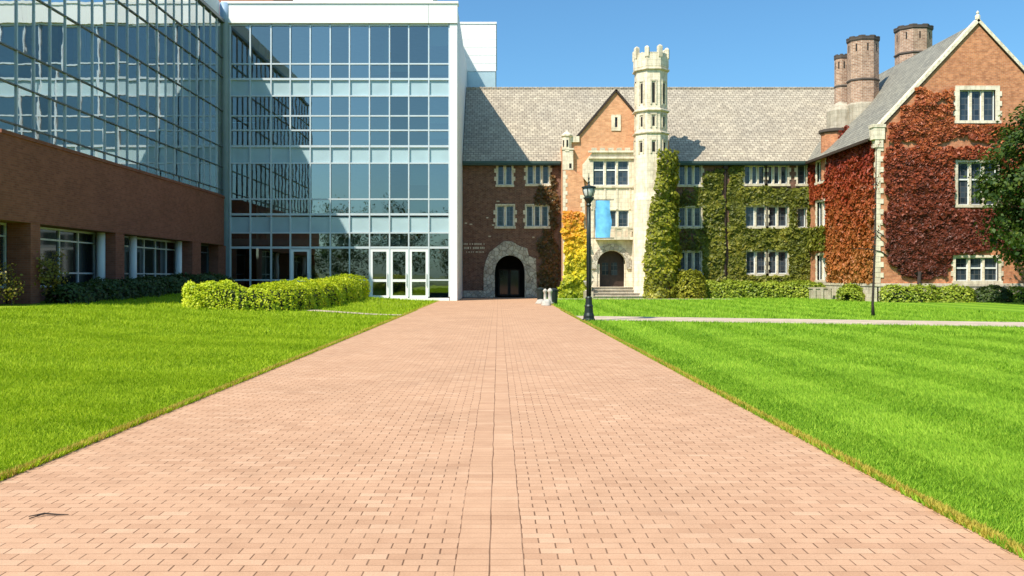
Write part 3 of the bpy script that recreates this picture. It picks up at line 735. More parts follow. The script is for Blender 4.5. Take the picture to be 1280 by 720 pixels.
# stone base course
mb = MB(); mb.bar(PH, X0H, hx(604.5) - .004, -.05, .55, -.1, .06); mb.bar(PH, hx(671) + .004, 4.8, -.05, .55, -.1, .06); mb.bar(PH, 13.8, 24.6, -.05, .6, -.1, .06)
mb.each('base_course', M['rubble'], hall)
# pale incised lettering panel and scattered pale stones
mb = MB(); rr = random.Random(3)
for row, (y, hgt, xa, xb) in enumerate(((305, 2.0, 579.5, 606), (310, 2.6, 580, 606), (315, 1.7, 583, 604))):
    x = xa
    while x < xb:
        w = rr.uniform(1.0, 2.0)
        v0, v1 = hz(y + hgt / 2), hz(y - hgt / 2); u0, u1 = hx(x), hx(x + w)
        k = rr.random(); st = .045
        mb.bar(PH, u0, u0 + st, v0, v1, .0, .02)
        if k < .7: mb.bar(PH, u1 - st, u1, v0, v1, 0, .02)
        if k > .2: mb.bar(PH, u0 + st, u1 - st, v1 - st, v1, 0, .018)
        if k > .55: mb.bar(PH, u0 + st, u1 - st, v0, v0 + st, 0, .018)
        x += w + rr.choice((.5, .5, .6, 1.6))
mb.build('lettering', M['lime2'], hall)
mb = MB()
for _ in range(8):
    x, y = (rr.uniform(606, 700), rr.uniform(290, 312)) if rr.random() < .4 else (rr.choice((578, 581, 587)) + rr.uniform(-1, 3), rr.uniform(276, 284)) if rr.random() < .2 else (rr.uniform(576, 700), rr.uniform(235, 360))
    if 600 < x < 676 and y > 298: continue
    mb.bar(PH, hx(x), hx(x) + rr.uniform(.1, .25), hz(y), hz(y) + .09, 0, .012)
mb.build('pale_brick', M['lime2'], hall)

# main roof
YR = 77.2; ZR = 18.15; YE = 69.45; ZE = 10.78
def slope(mb, a, b, c, d, th=.14):   # a,b along the eave, c,d along the ridge
    n = (Vector(b) - Vector(a)).cross(Vector(d) - Vector(a)).normalized()
    if n.z < 0: n = -n
    lo = [tuple(Vector(p) - n * th) for p in (a, b, c, d)]
    mb.hexa(lo + [a, b, c, d])
mb = MB(); RX0, RX1 = XG + .03, 40.
slope(mb, (RX0, YE, ZE), (RX1, YE, ZE), (RX1, YR, ZR), (RX0, YR, ZR))
slope(mb, (RX1, 2 * YR - YE, ZE), (RX0, 2 * YR - YE, ZE), (RX0, YR + .01, ZR), (RX1, YR + .01, ZR))
rf = mb.build('roof', M['roof'], hall)
mb = MB(); x = RX0
while x < RX1 - .4:
    mb.tube([(x, YR, ZR + .02), (x + .44, YR, ZR + .03)], .13, 8); x += .46
mb.build('ridge_tile', M['roof'], rf)
for xa_, xb_ in ((RX0, 4.9), (13.3, 24.4)):
    mb = MB(); mb.box(xa_, xb_, YE - .13, YE - .005, ZE - .2, ZE); mb.box(xa_, xb_, YE - .06, 69.99, ZE - .3, ZE - .201); mb.build('gutter', M['gutter'], rf)
mb = MB(); pxd = hx(906)
mb.tube([(pxd, 69.85, .3), (pxd, 69.85, 10.5)], .07, 8); mb.box(pxd - .16, pxd + .16, 69.7, 69.99, 10.2, 10.6); mb.build('downpipe', M['door_wood'], hall)
mb = MB(); mb.tube([(hx(574.5), 69.88, .1), (hx(574.5), 69.88, 10.5)], .07, 8); mb.build('downpipe', M['gutter'], hall)
mb = MB(); mb.box(-3.0, 40, 84.6, 85, 0, 10.9); mb.build('rear_wall', M['brick'], hall)

# entrance block
YE2 = 68.0; PE = front(YE2); ex = lambda p: WX(p, YE2); ez = lambda p: WZ(p, YE2)
XA, XC, XB = ex(703.5), ex(770), ex(836.5)
eh = []
eh.append(window(front(YE2 - .22), ex(741), ex(785.5), ez(232), ez(201), 3, 2, sur=0, stone='lime', rowsplit=.62))
eh.append(window(front(YE2 - .22), ex(743), ex(785.5), ez(284), ez(263), 3, 1, sur=0, stone='lime'))
slit = rect(ex(768.6), ex(771.8), ez(159), ez(146.5))
gpoly = [(XA, -.1), (XB, -.1), (XB, ez(176)), (ex(818), ez(172)), (XC, ez(115)), (ex(722), ez(172)), (ex(718), ez(178)), (XA, ez(180))]
da0, da1 = ex(746), ex(782); dtop = ez(313.5); dz0 = ez(358.5)
dh = arch_pts(da0, da1, dz0, ez(333), dtop)
mb = MB(); bigdoor = rect(da0 - .3, da1 + .3, .0, dtop + .2)
mb.poly(PE, gpoly, [slit, rect(ex(740), ex(787), ez(234), ez(199)), rect(ex(741), ex(787), ez(286), ez(261)), bigdoor], depth=.4)
for xx in (XA, XB): mb.quad((xx, YE2, -.1), (xx, 71, -.1), (xx, 71, ez(180)), (xx, YE2, ez(180)))
mb.build('entrance_wall', M['brick_light'], hall)
# carved stone centrepiece
PS = front(YE2 - .22)
cp = [(ex(737.5), -.05), (ex(799), -.05), (ex(799), ez(190)), (ex(741), ez(190)), (ex(728), ez(206)), (ex(728), ez(222)), (ex(737.5), ez(232))]
mb = MB()
mb.slab(PS, cp, [eh[0], eh[1], dh], -.25, 0)
for px in (739.2, 755.6, 770.6, 786.6): mb.bar(PS, ex(px) - .06, ex(px) + .06, ez(262), ez(234.5), 0, .07)   # ribs between the two rows of windows
mb.bar(PS, ex(735), ex(800), ez(199), ez(196.5), 0, .16); mb.bar(PS, ex(735), ex(800), ez(191.5), ez(189), 0, .2)
mb.bar(PS, ex(738), ex(790), ez(235), ez(232.6), 0, .12)
mb.build('stone_centrepiece', M['lime'], hall)
mb = MB()
for k in range(6): x = ex(739 + k * 10.4); mb.bar(PS, x, x + .38, ez(189) + .002, ez(185.6), -.16, .2)
mb.each('merlon', M['lime2'], hall)
mb = MB()   # slit window surround in the gable
mb.slab(PE, rect(ex(764), ex(776), ez(163.5), ez(143.5)), [slit], .003, .06); w = mb.build('window', M['lime'], hall)
mb = MB(); mb.bar(PE, ex(768), ex(772.4), ez(160), ez(146), -.25, -.2); mb.build('pane', M['oldglass'], w)
# coping of the gable
def rake(mb, P, u0, v0, u1, v1, w, d0, d1, m=0):
    t = Vector((u1 - u0, v1 - v0)).normalized(); n = Vector((-t.y, t.x)); n = n if n.y > 0 else -n
    q = [(u0, v0), (u1, v1), (u1 + n.x * w, v1 + n.y * w), (u0 + n.x * w, v0 + n.y * w)]
    mb.hexa([P(*q[0], d1), P(*q[1], d1), P(*q[1], d0), P(*q[0], d0), P(*q[3], d1), P(*q[2], d1), P(*q[2], d0), P(*q[3], d0)], m)
mb = MB(); rake(mb, PE, ex(722), ez(172), XC + .08, ez(115) + .1, .16, -.5, .14); rake(mb, PE, ex(818), ez(172), XC - .08, ez(115) + .1, .16, -.5, .14)
mb.build('gable_coping', M['door_wood'], hall)
mb = MB(); mb.bar(PE, ex(714), ex(724), ez(178), ez(170.5), -.5, .16); mb.build('kneeler', M['lime'], hall)
mb = MB(); yb = 75.0
slope(mb, (ex(722), yb, ez(172)), (ex(722), YE2 + .05, ez(172)), (XC, YE2 + .05, ez(116)), (XC, yb, ez(116)), .1)
slope(mb, (ex(818), yb, ez(172)), (ex(818), YE2 + .05, ez(172)), (XC, YE2 + .05, ez(116)), (XC, yb, ez(116)), .1)
mb.build('porch_roof', M['roof'], hall)
# left buttress with quoins and a small pinnacle
mb = MB()
bl = [(ex(703), -.05), (ex(734.5), -.05), (ex(731), ez(240)), (ex(728.5), ez(222)), (ex(716), ez(213)), (ex(705), ez(213))]
mb.slab(PE, bl, [], 0.002, .34); mb.build('buttress', M['brick_light'], hall)
mb = MB(); mq = MB(); k = 0; h = .2
while h < ez(216):
    w = .34 if k % 2 else .2; x = XA - .01
    mb.bar(PE, x, x + w, h, h + .3, .0, .37); w2 = .2 if k % 2 else .32
    fx = ex(734.5) + (ex(729.5) - ex(734.5)) * min(1, h / ez(240))
    if h < ez(245): mq.bar(PE, fx - w2, fx + .015, h, h + .3, .0, .372)
    h += .31; k += 1
mb.bar(PE, ex(703), ex(716), ez(213), ez(186), .0, .36); mb.bar(PE, ex(702), ex(717), ez(188), ez(186), .0, .42)
mb.build('quoin', M['lime'], hall); mq.build('quoin', M['lime'], hall)
pc = (ex(708.5), YE2 - .05, 0)
mb = MB(); mb.lathe(pc, [(.38, ez(190)), (.38, ez(172)), (.46, ez(171)), (.46, ez(169)), (.2, ez(166)), (.02, ez(163.5))], 8, rot=math.pi / 8); pin = mb.build('pinnacle', M['lime'], hall)
mb = MB()
for a in (-.5, -.5 + math.pi / 4 * -1): 
    q = -math.pi / 2 + (a + .5); mb.box(pc[0] + .36 * math.cos(q) - .06, pc[0] + .36 * math.cos(q) + .06, pc[1] + .36 * math.sin(q) - .03, pc[1] + .36 * math.sin(q) + .03, ez(184), ez(176))
mb.bar(PE, ex(711), ex(714), ez(211), ez(205), .34, .365)
mb.build('slit', M['void'], pin)
# balcony over the door
mb = MB(); PBc = front(YE2 - .222); u0, u1 = ex(744), ex(792); v0, v1 = ez(297), ez(285)
mb.bar(PBc, u0, u1, v0 - .2, v0, 0, .75); mb.bar(PBc, u0, u1, v1 - .1, v1 + .04, .5, .75)
nb = 6
for i in range(nb + 1): u = u0 + (u1 - u0) * i / nb; mb.bar(PBc, u - .07, u + .07 if i < nb else u + .001, v0, v1 - .1, .52, .73)
for i in (1, 3, 5): mb.bar(PBc, u0 + (u1 - u0) * i / nb + .07, u0 + (u1 - u0) * (i + 1) / nb - .07, v0 + .42, v1 - .1, .55, .7)
for s_ in (u0 + .1, u1 - .1): mb.bar(PBc, s_ - .1, s_ + .1, v0, v1 + .02, .0, .5)
mb.build('balcony', M['lime2'], hall)
# door hood, recess, door
mb = MB(); hood_o = arch_pts(da0 - .42, da1 + .42, ez(336), ez(333), dtop + .5); hood_i = arch_pts(da0 - .03, da1 + .03, ez(336), ez(333), dtop + .03)
ring = hood_o + list(reversed(hood_i))
mb.poly(PS, ring, [], d=.16)
for i in range(len(ring)): a, b = ring[i], ring[(i + 1) % len(ring)]; mb.quad(PS(*a, .16), PS(*b, .16), PS(*b, -.02), PS(*a, -.02))
mb.build('door_hood', M['rubble'], hall)
mb = MB(); y0, y1 = YE2 + .03, YE2 + 1.3
mb.box(da0 - .5, da0 - .003, y0, y1, -.05, dtop + .2); mb.box(da1 + .003, da1 + .5, y0, y1, -.05, dtop + .2); mb.box(da0 - .5, da1 + .5, y0, y1, dtop + .02, dtop + .4)
mb.box(da0 - .003, da1 + .003, YE2 - .45, y1, -.05, dz0 - .005)
mb.build('door_recess', M['lime2'], hall)
PDo = front(YE2 + .95); c = (da0 + da1) / 2
mb = MB(); mb.slab(PDo, arch_pts(da0, da1, dz0, ez(333), dtop), [rect(c - .62, c - .12, dz0 + .9, ez(328)), rect(c + .12, c + .62, dz0 + .9, ez(328))], -.08, 0)
mb.bar(PDo, c - .02, c + .02, dz0, ez(320), 0, .02)
for s_ in (-1, 1):
    mb.bar(PDo, c + s_ * .37 - .24, c + s_ * .37 + .24, dz0 + .2, dz0 + .7, 0, .02)
door = mb.build('door', M['door_wood'], hall)
mb = MB(); mb.bar(PDo, c - .63, c - .11, dz0 + .89, ez(327), -.06, -.04); mb.bar(PDo, c + .11, c + .63, dz0 + .89, ez(327), -.06, -.04); mb.build('pane', M['oldglass'], door)
mb = MB()
for s_ in (-1, 1): mb.tube([PDo(c + s_ * .08, dz0 + .95, .06), PDo(c + s_ * .08, dz0 + 1.25, .06)], .02, 6)
mb.build('handle', M['dark'], door)
mb = MB(); mb.bar(front(YE2 - .1), da0 + .02, da0 + .2, dz0, ez(330), -.1, .05); mb.bar(front(YE2 - .1), da1 - .12, da1 - .02, dz0, ez(330), -.1, .05); mb.build('jamb_shaft', M['lime'], hall)
# steps
mb = MB(); n = 4; st0, st1 = ex(738), ex(806)
for i in range(n): mb.box(st0, st1, YE2 - .47 - (n - i) * .42, YE2 - .22, -.02 + i * dz0 / n, (i + 1) * dz0 / n - .052); mb.box(st0, st1, YE2 - .53 - (n - i) * .42, YE2 - .22, (i + 1) * dz0 / n - .05, (i + 1) * dz0 / n - .006)
mb.box(st1 + .003, st1 + .95, YE2 - 2.2, YE2 - .23, -.02, dz0 * .62); mb.box(st0 - .62, st0 - .003, YE2 - 2.2, YE2 - .35, -.02, dz0 * .62)
mb.build('steps', M['stone_dull'], hall)
# turret
tc = (WX(813.5, 67.2), 67.2, 0); tz = lambda p: WZ(p, 66.3); r = 1.27; ro = math.pi / 8
mb = MB(); mb.lathe(tc, [(r + .22, -.05), (r + .22, tz(250)), (r + .06, tz(240)), (r + .05, tz(168)), (r, tz(165)), (r, tz(88)), (r + .1, tz(83)), (r + .1, tz(70)), (r - .15, tz(70)), (r - .15, tz(76))], 8, rot=ro)
tur = mb.build('turret', M['lime'], hall)
mb = MB()
for y in (86.5, 138, 166): mb.lathe(tc, [(r + .02, tz(y + 2)), (r + .17, tz(y + .8)), (r + .17, tz(y - .6)), (r + .02, tz(y - 2))], 8, rot=ro)
mb.each('string_course', M['lime2'], tur)
mb = MB()
for k in range(8):   # merlons on the corners, with little pointed caps
    a = ro + k * math.pi / 4; cx, cy = tc[0] + (r - .03) * math.cos(a), tc[1] + (r - .03) * math.sin(a); hgt = tz(59 + (k % 2) * 1.5)
    mb.lathe((cx, cy, 0), [(.22, tz(72)), (.22, hgt), (.17, hgt + .07), (.05, hgt + .15)], 4, rot=a + math.pi / 4)
    a2 = a + math.pi / 8; q = r * math.cos(math.pi / 8)
    px_, py_ = tc[0] + (q - .05) * math.cos(a2), tc[1] + (q - .05) * math.sin(a2); t_ = Vector((-math.sin(a2), math.cos(a2), 0)) * .34; nn = Vector((math.cos(a2), math.sin(a2), 0)) * .1
    lo = [Vector((px_, py_, tz(71))) + x for x in (-t_ + nn, t_ + nn, t_ - nn, -t_ - nn)]; mb.hexa(lo + [v + Vector((0, 0, tz(66) - tz(71))) for v in lo])
mb.each('merlon', M['lime2'], tur)
def on_face(k, du, z0, z1, w, d0, d1, mb, rr_=r):
    a = k * math.pi / 4 + math.pi / 4 * 0; q = rr_ * math.cos(math.pi / 8)
    n = Vector((math.cos(a), math.sin(a), 0)); t = Vector((-n.y, n.x, 0)); c0 = Vector(tc)
    pts = []
    for z in (z0, z1):
        pts += [c0 + n * (q + dd) + t * (du + s_ * w / 2) + Vector((0, 0, z)) for s_, dd in ((-1, d1), (1, d1), (1, d0), (-1, d0))]
    mb.hexa(pts)
mb = MB(); mp = MB()
for k in (4, 5, 6, 7):
    for (ya, yb, w) in ((129, 104, .19), (158, 146, .17), (190, 178, .2)):
        rr_ = r if ya < 165 else r + .06
        on_face(k, 0, tz(ya), tz(yb), w, -.05, .012, mb, rr_)
        for s_ in (-1, 1): on_face(k, s_ * .2, tz(ya + 2), tz(yb - 4), .1, -.05, .06, mp, rr_)
        on_face(k, 0, tz(yb - 2), tz(yb - 4), .5, -.05, .065, mp, rr_)
mb.each('slit', M['void'], tur); mp.each('tracery', M['lime2'], tur)

# gabled wing on the far side
YW = 57.5; PWg = front(YW); XL = 24.75; XM = WX(1222, YW); XR = 2 * XM - XL
wzf = lambda p: WZ(p, YW); wxf = lambda p: WX(p, YW); ZEw = 11.1; ZA = wzf(29.5)
wh = []
wh.append(window(PWg, wxf(1199), wxf(1244), wzf(151), wzf(112.5), 3, 1, sur=.27, stone='lime'))
wh.append(window(PWg, wxf(1197), wxf(1246), wzf(256), wzf(203), 3, 2, sur=.16, stone='lime2', rowsplit=.6))
wh.append(window(PWg, wxf(1194), wxf(1248), wzf(351), wzf(322), 3, 2, sur=.16, stone='lime', rowsplit=.55))
mb = MB(); mb.poly(PWg, [(XL, -.1), (XR, -.1), (XR, ZEw), (XM, ZA), (XL, ZEw)], wh, depth=.35)
PWl = leftw(XL); lh = []
for (za, zb) in ((8.95, 10.5), (5.5, 7.4), (1.4, 3.3)): lh.append(window(PWl, 66.5, 68.3, za, zb, 2, 1, sur=.17, stone='lime'))
mb.poly(PWl, rect(YW, YH + .4, -.1, ZEw), lh, depth=.35)
mb.quad((XR, YW, -.1), (XR, 85, -.1), (XR, 85, ZEw), (XR, YW, ZEw)); mb.quad((XL, 84, -.1), (XR, 84, -.1), (XR, 84, ZEw), (XL, 84, ZEw))
mb.build('wing_wall', M['brick'], hall)
mb = MB(); mb.bar(PWg, XL - .05, XR, .0, 1.02, -.05, .1); mb.bar(PWg, XL - .08, XR, 1.021, 1.22, -.05, .15); mb.bar(PWl, YW - .1, YH - .1, .0, 1.0, -.05, .1); mb.bar(PWl, YW - .148, YH - .1, 1.023, 1.2, -.05, .14)
mb.build('base_course', M['lime2'], hall)
mb = MB(); k = 0; h = 1.25   # corner quoins
while h < 10.4:
    w = (.4 if k % 2 else .2); mb.box(XL - .05, XL + w, YW - .05, YW + (.2 if k % 2 else .4), h, h + .33); h += .345; k += 1
mb.build('quoin', M['lime'], hall)
pt = (ZA - ZEw) / (XM - XL); ov = .45
mb = MB(); zl = ZEw - ov * pt + .12
slope(mb, (XL - ov, 84.5, zl), (XL - ov, YW + .35, zl), (XM, YW + .35, ZA + .12), (XM, 84.5, ZA + .12))
slope(mb, (XR + ov, 84.5, zl), (XR + ov, YW + .35, zl), (XM + .01, YW + .35, ZA + .12), (XM + .01, 84.5, ZA + .12))
wr = mb.build('wing_roof', M['roof2'], hall)
mb = MB(); mb.box(XL - ov - .12, XL - ov + .01, YW + .4, YH - .5, zl - .2, zl - .01); mb.box(XL - ov + .02, XL - .002, YW + .4, YH - .3, zl - .1, zl + .02); mb.build('gutter', M['door_wood'], wr)
mb = MB(); rake(mb, PWg, XL + .15, ZEw + .3, XM + .12, ZA + .18, .2, -.45, .14); rake(mb, PWg, XR - .15, ZEw + .3, XM - .12, ZA + .18, .2, -.45, .14)
mb.lathe((XM, YW, ZA + .3), [(.16, 0), (.16, .22), (.05, .3), (.1, .4), (.02, .55)], 8)
mb.build('gable_coping', M['lime'], hall)
mb = MB(); rake(mb, PWg, XL + .2, ZEw + .22, XM, ZA + .02, .1, -.02, .1); rake(mb, PWg, XR - .2, ZEw + .22, XM, ZA + .02, .1, -.02, .1); mb.build('coping_shadow_strip', M['door_wood'], hall)  # dark strip added as the shadow line under the coping
mb = MB(); mb.box(XL - .3, XL + .45, YW - .14, YW + .5, 10.62, 11.4); mb.box(XL - .36, XL + .5, YW - .18, YW + .5, 11.403, 11.6); mb.box(XL - .16, XL + .36, YW - .1, YW + .5, 10.1, 10.617); mb.build('kneeler', M['lime'], hall)
# chimneys
def chimney(x0, x1, Y, ytop, zbase, sides, capm, band_y=None, depth=1.1, base=None):
    Yc = Y + depth; cx = (WX(x0, Yc) + WX(x1, Yc)) / 2; rx = (WX(x1, Yc) - WX(x0, Yc)) / 2; zt = WZ(ytop, Y); mb = MB()
    def oct_(rx_, ry_, z): 
        return [(cx + rx_ * math.cos(a) / math.cos(math.pi / 8) * .99, Y + depth + ry_ * math.sin(a), z) for a in [math.pi / 8 + k * math.pi / 4 for k in range(8)]]
    def loft(mb, lev):
        rings = [oct_(rx * s_, depth * s_, z_) for s_, z_ in lev]; n = 8
        vs = [v for r_ in rings for v in r_]; fs = [(i * n + k, i * n + (k + 1) % n, (i + 1) * n + (k + 1) % n, (i + 1) * n + k) for i in range(len(rings) - 1) for k in range(n)]
        fs += [tuple(range((len(rings) - 1) * n, len(rings) * n))]; mb.add(vs, fs)
    loft(mb, [(.94, zbase), (.94, zt - .45)]); ch = mb.build('chimney', M['brick_chim'], hall)
    mb = MB(); loft(mb, [(.95, zt - .44), (1.0, zt - .34), (1.0, zt - .2), (.96, zt - .16), (.7, zt - .16), (.7, zt - .4)])
    o8 = oct_(rx * 1.0, depth * 1.0, zt - .17); i8 = oct_(rx * .82, depth * .82, zt - .17)
    for k in range(8):   # notched rim
        a, b = Vector(o8[k]), Vector(o8[(k + 1) % 8]); c_, d_ = Vector(i8[k]), Vector(i8[(k + 1) % 8])
        for f0, f1, hh in ((-.02, .3, .12), (.3, .7, .06), (.7, 1.02, .12)):
            q = [a.lerp(b, f0), a.lerp(b, f1), c_.lerp(d_, f1), c_.lerp(d_, f0)]; mb.hexa(q + [v + Vector((0, 0, hh)) for v in q])
    mb.build('chimney_cap', M[capm], ch)
    mb = MB(); f8 = oct_(rx * .95, depth * .95, zt - 1.2)
    for k in range(8):   # near-black blocks painting the shade of narrow slots below the rim
        a, b = Vector(f8[k]), Vector(f8[(k + 1) % 8]); m_ = a.lerp(b, .5); n_ = Vector((m_.x - cx, m_.y - Y - depth, 0)).normalized(); t_ = (b - a).normalized() * .05
        q = [m_ - t_ - n_ * .1, m_ + t_ - n_ * .1, m_ + t_ + n_ * .005, m_ - t_ + n_ * .005]; mb.hexa(q + [v + Vector((0, 0, .55)) for v in q])
    mb.each('slot', M['void'], ch)
    if band_y:
        zb = WZ(band_y, Y); mb = MB(); loft(mb, [(.945, zb - .1), (1.0, zb - .04), (1.0, zb + .04), (.945, zb + .1)]); mb.build('chimney_band', M['darkbrick'], ch)
    if base:
        mb = MB(); loft(mb, [(1.0, zbase - .1), (1.0, WZ(base, Y)), (.94, WZ(base, Y) + .15)]); mb.build('chimney_base', M['stone_dull'], ch)
chimney(1060, 1097.5, 66, 42, 12.0, 8, 'darkbrick', 98, 1.0, 129)
chimney(1043.5, 1061, 69.2, 66, 12.6, 8, 'darkbrick', 107, .55, 130)
chimney(1120, 1163.5, 71.5, 28, 16.5, 8, 'darkbrick', 64, 1.3)
mb = MB(); c = (WX(1053, 67.5), 67.9, 0)
mb.lathe(c, [(1.0, 11.0), (1.0, WZ(137, 67)), (.75, WZ(131, 67)), (.35, WZ(126, 67)), (.05, WZ(124, 67))], 16); mb.build('chimney_hood', M['stone_dull'], hall)
c = (WX(1039.5, 67.5), 66.9, 0)
mb = MB(); mb.lathe(c, [(.98, 9.0), (.98, WZ(164.5, 66))], 14); rt = mb.build('stair_turret', M['brick'], hall)
mb = MB(); mb.lathe(c, [(1.02, WZ(165, 66)), (1.16, WZ(163.5, 66)), (1.16, WZ(160.5, 66)), (.9, WZ(159.5, 66)), (.2, WZ(157.5, 66))], 14); mb.build('turret_cap', M['darkbrick'], rt)

# ------------------------------------------------------------------ plants
def ivy(name, label, P, rects, n, size, thick, mat, excl=(), seed=0., edge=.35, edge_s=.7, parent=None):
    A = np.array([(b - a) * (d - c) for a, b, c, d in rects]); A = A / A.sum()
    pick = rng.choice(len(rects), n, p=A); R = np.array(rects)[pick]
    u = rng.uniform(R[:, 0], R[:, 1]); v = rng.uniform(R[:, 2], R[:, 3])
    dist = np.full(n, -9.)
    for a, b, c, d in rects:   # distance inside the union of rectangles
        dist = np.maximum(dist, np.minimum.reduce([u - a, b - u, v - c + (.4 if c < 1 else 0), d - v]))
    dist = dist + fnoise(u, v, edge_s, seed) * edge + fnoise(u, v, 2.4, seed + 9) * edge * .5
    ok = dist > edge * .35
    for a, b, c, d in excl: ok &= ~((u > a + .0) & (u < b) & (v > c) & (v < d))
    u, v = u[ok], v[ok]
    lump = .5 + .9 * fnoise(u, v, 1.1, seed + 3) + .5 * fnoise(u, v, 3.0, seed + 4)
    dd = .05 + thick * np.clip(lump, .05, 1.6) * rng.uniform(.3, 1, len(u))
    C = np.array([P(a, b, c) for a, b, c in zip(u, v, dd)])
    nrm = np.array(P(0, 0, 1.)) - np.array(P(0, 0, 0.)); nrm = nrm + np.array([0, 0, .35])
    V = leaf_quads(C, np.tile(nrm, (len(C), 1)), size, .45)
    if parent is not None: return quads_mesh(name, V, mat, parent=parent)
    o = quads_mesh(name, V, mat, origin=tuple(P((rects[0][0] + rects[0][1]) / 2, 0, 0)))
    return tag(o, label, 'ivy')

ex_g = [(hx(a) - .12, hx(c) + .12, hz(d) - .16, hz(b) + .1) for a, b, c, d in GRN] + [(hx(997) - .1, hx(1007) + .12, hz(284) - .1, hz(260) + .1), (hx(997) - .1, hx(1007) + .12, hz(231), hz(205)), (hx(903.5), hx(908.5), 0, 11)]
ivy('climbing_ivy', 'dense green ivy covering the hall wall between the drainpipe and the red wing', PH,
    [(hx(908), hx(1012), .4, hz(233)), (hx(908), hx(929), .4, hz(208)), (hx(985), hx(1013), .3, hz(285))], 13500, .26, .3, M['ivy_green'], ex_g, 1., edge=.3)
ivy('climbing_ivy', 'tall green ivy pillar on the wall just before the drainpipe', PH, [(hx(866), hx(905), .4, hz(218)), (hx(880), hx(905), .4, hz(211))], 4600, .26, .34, M['ivy_green'],
    [(hx(845), hx(877.5), hz(232) - .1, hz(205)), (hx(845), hx(878), hz(284) - .1, hz(258)), (hx(845), hx(878), hz(342), hz(314))], 2., edge=.4)
ivy('climbing_ivy', 'thin dark ivy on the shaded brick beside the turret', PH, [(hx(838), hx(872), .3, hz(236))], 1500, .24, .2, M['ivy_olive'],
    [(hx(846), hx(879), hz(284) - .1, hz(258)), (hx(846), hx(879), hz(342), hz(314))], 3., edge=.9)
ivy('climbing_ivy', 'brown and red withered ivy hanging on shaded brick beside the yellow ivy', PH, [(hx(668), hx(703), .3, hz(212)), (hx(676), hx(703), hz(212), hz(203))], 2300, .24, .22, M['ivy_brown'],
    [(hx(656), hx(688), hz(231), hz(204)), (hx(655), hx(687), hz(284), hz(256))], 4., edge=.8)
yv = ivy('climbing_ivy', 'bright yellow ivy climbing the orange brick buttress left of the door', front(YE2 - .34), [(ex(700.5), ex(734.5), .02, ez(285)), (ex(703), ex(732), ez(300), ez(264)), (ex(697), ex(737), .0, 1.4)], 5200, .26, .42, M['ivy_yellow'], (), 5., edge=.35)
# turret ivy wraps round the octagon
n = 7600; th = rng.uniform(-math.pi * .68, math.pi * .3, n); zt = rng.uniform(.0, 1, n) * tz(188)
top = tz(188) - np.where(th > -math.pi / 2 - .1, rng.uniform(-.9, 1.2, n) * .6, rng.uniform(0, 1, n) * 1.6)
ok = (zt < np.minimum(top, tz(176))) & (th > -math.pi * (.70 - .20 * np.clip(zt / 9.5, 0, 1) ** 2)); th, zt = th[ok], zt[ok]
keep = ~((th < -2.3) & (zt < tz(215)) & (rng.uniform(0, 1, len(th)) < np.clip((zt - 4.0) * .09, 0, .5))); th, zt = th[keep], zt[keep]
lump = .5 + .8 * fnoise(th * 1.6, zt, .9, 7.) + .4 * fnoise(th * 1.6, zt, 2.6, 8.)
rad = r + .2 + .55 * np.clip(lump, .02, 1.5) * rng.uniform(.4, 1, len(th)) + .25 * np.clip(1 - zt / 9, 0, 1)
C = np.stack([tc[0] + .22 + rad * np.cos(th) * 1.02, tc[1] + rad * np.sin(th), zt], 1)
Nn = np.stack([np.cos(th), np.sin(th), np.full(len(th), .35)], 1)
tag(quads_mesh('climbing_ivy', leaf_quads(C, Nn, .26, .45), M['ivy_tower'], origin=(tc[0], tc[1], 0)), 'thick yellow green ivy wrapped round the lower stone turret', 'ivy')
# wing ivy
exl = [(66.2, 68.6, a - .2, b + .2) for a, b in ((8.95, 10.5), (5.5, 7.4), (1.4, 3.3))]
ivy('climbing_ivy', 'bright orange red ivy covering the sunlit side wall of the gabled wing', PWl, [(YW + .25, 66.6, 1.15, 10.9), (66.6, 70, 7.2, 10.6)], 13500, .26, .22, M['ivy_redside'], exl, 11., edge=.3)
ivy('climbing_ivy', 'green ivy tuft hanging between red ivy and green wall at the inner corner', PWl, [(65.9, 69.8, 3.5, 5.6)], 900, .25, .5, M['ivy_green'], (), 12., edge=.3)
exw = [(wxf(1190), wxf(1251), wzf(157), wzf(106)), (wxf(1191), wxf(1250), wzf(262), wzf(199)), (wxf(1188), wxf(1253), wzf(356), wzf(318))]
gi = empty('climbing_ivy', (WX(1147, YW), YW - .1, 0), 'dark red ivy fanning from one trunk over the gable front to the top window', 'ivy')
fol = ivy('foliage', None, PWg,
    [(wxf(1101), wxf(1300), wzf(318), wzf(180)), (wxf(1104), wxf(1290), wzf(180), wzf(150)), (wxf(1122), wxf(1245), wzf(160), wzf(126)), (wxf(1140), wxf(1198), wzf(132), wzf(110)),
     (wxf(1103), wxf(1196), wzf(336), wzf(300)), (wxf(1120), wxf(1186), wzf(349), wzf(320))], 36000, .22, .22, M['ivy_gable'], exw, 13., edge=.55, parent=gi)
mb = MB(); rr = random.Random(5); tb = Vector((WX(1147, YW), YW - .28, 0))
mb.tube([tb, tb + Vector((-.05, .02, .9)), tb + Vector((.04, .1, 2.0))], [.17, .13, .11], 8)
for k in range(9):
    a = rr.uniform(-1.15, 1.15); q = tb + Vector((.04, .12, 1.7)); pts = [q]
    for _ in range(5): a += rr.gauss(0, .18); q = q + Vector((math.sin(a), .01, math.cos(a))) * rr.uniform(.7, 1.1); q.y = YW - .08; pts.append(q)
    mb.tube(pts, [.08, .06, .05, .035, .025, .012], 6)
mb.build('trunk', M['barkdark'], gi, smooth=True)
ivy('climbing_ivy', 'small red ivy patch on the stubby round turret at the roof valley', front(c[1] - 1.0), [(c[0] - .3, c[0] + .75, 11.0, 13.0)], 240, .2, .1, M['ivy_redside'], (), 14.)

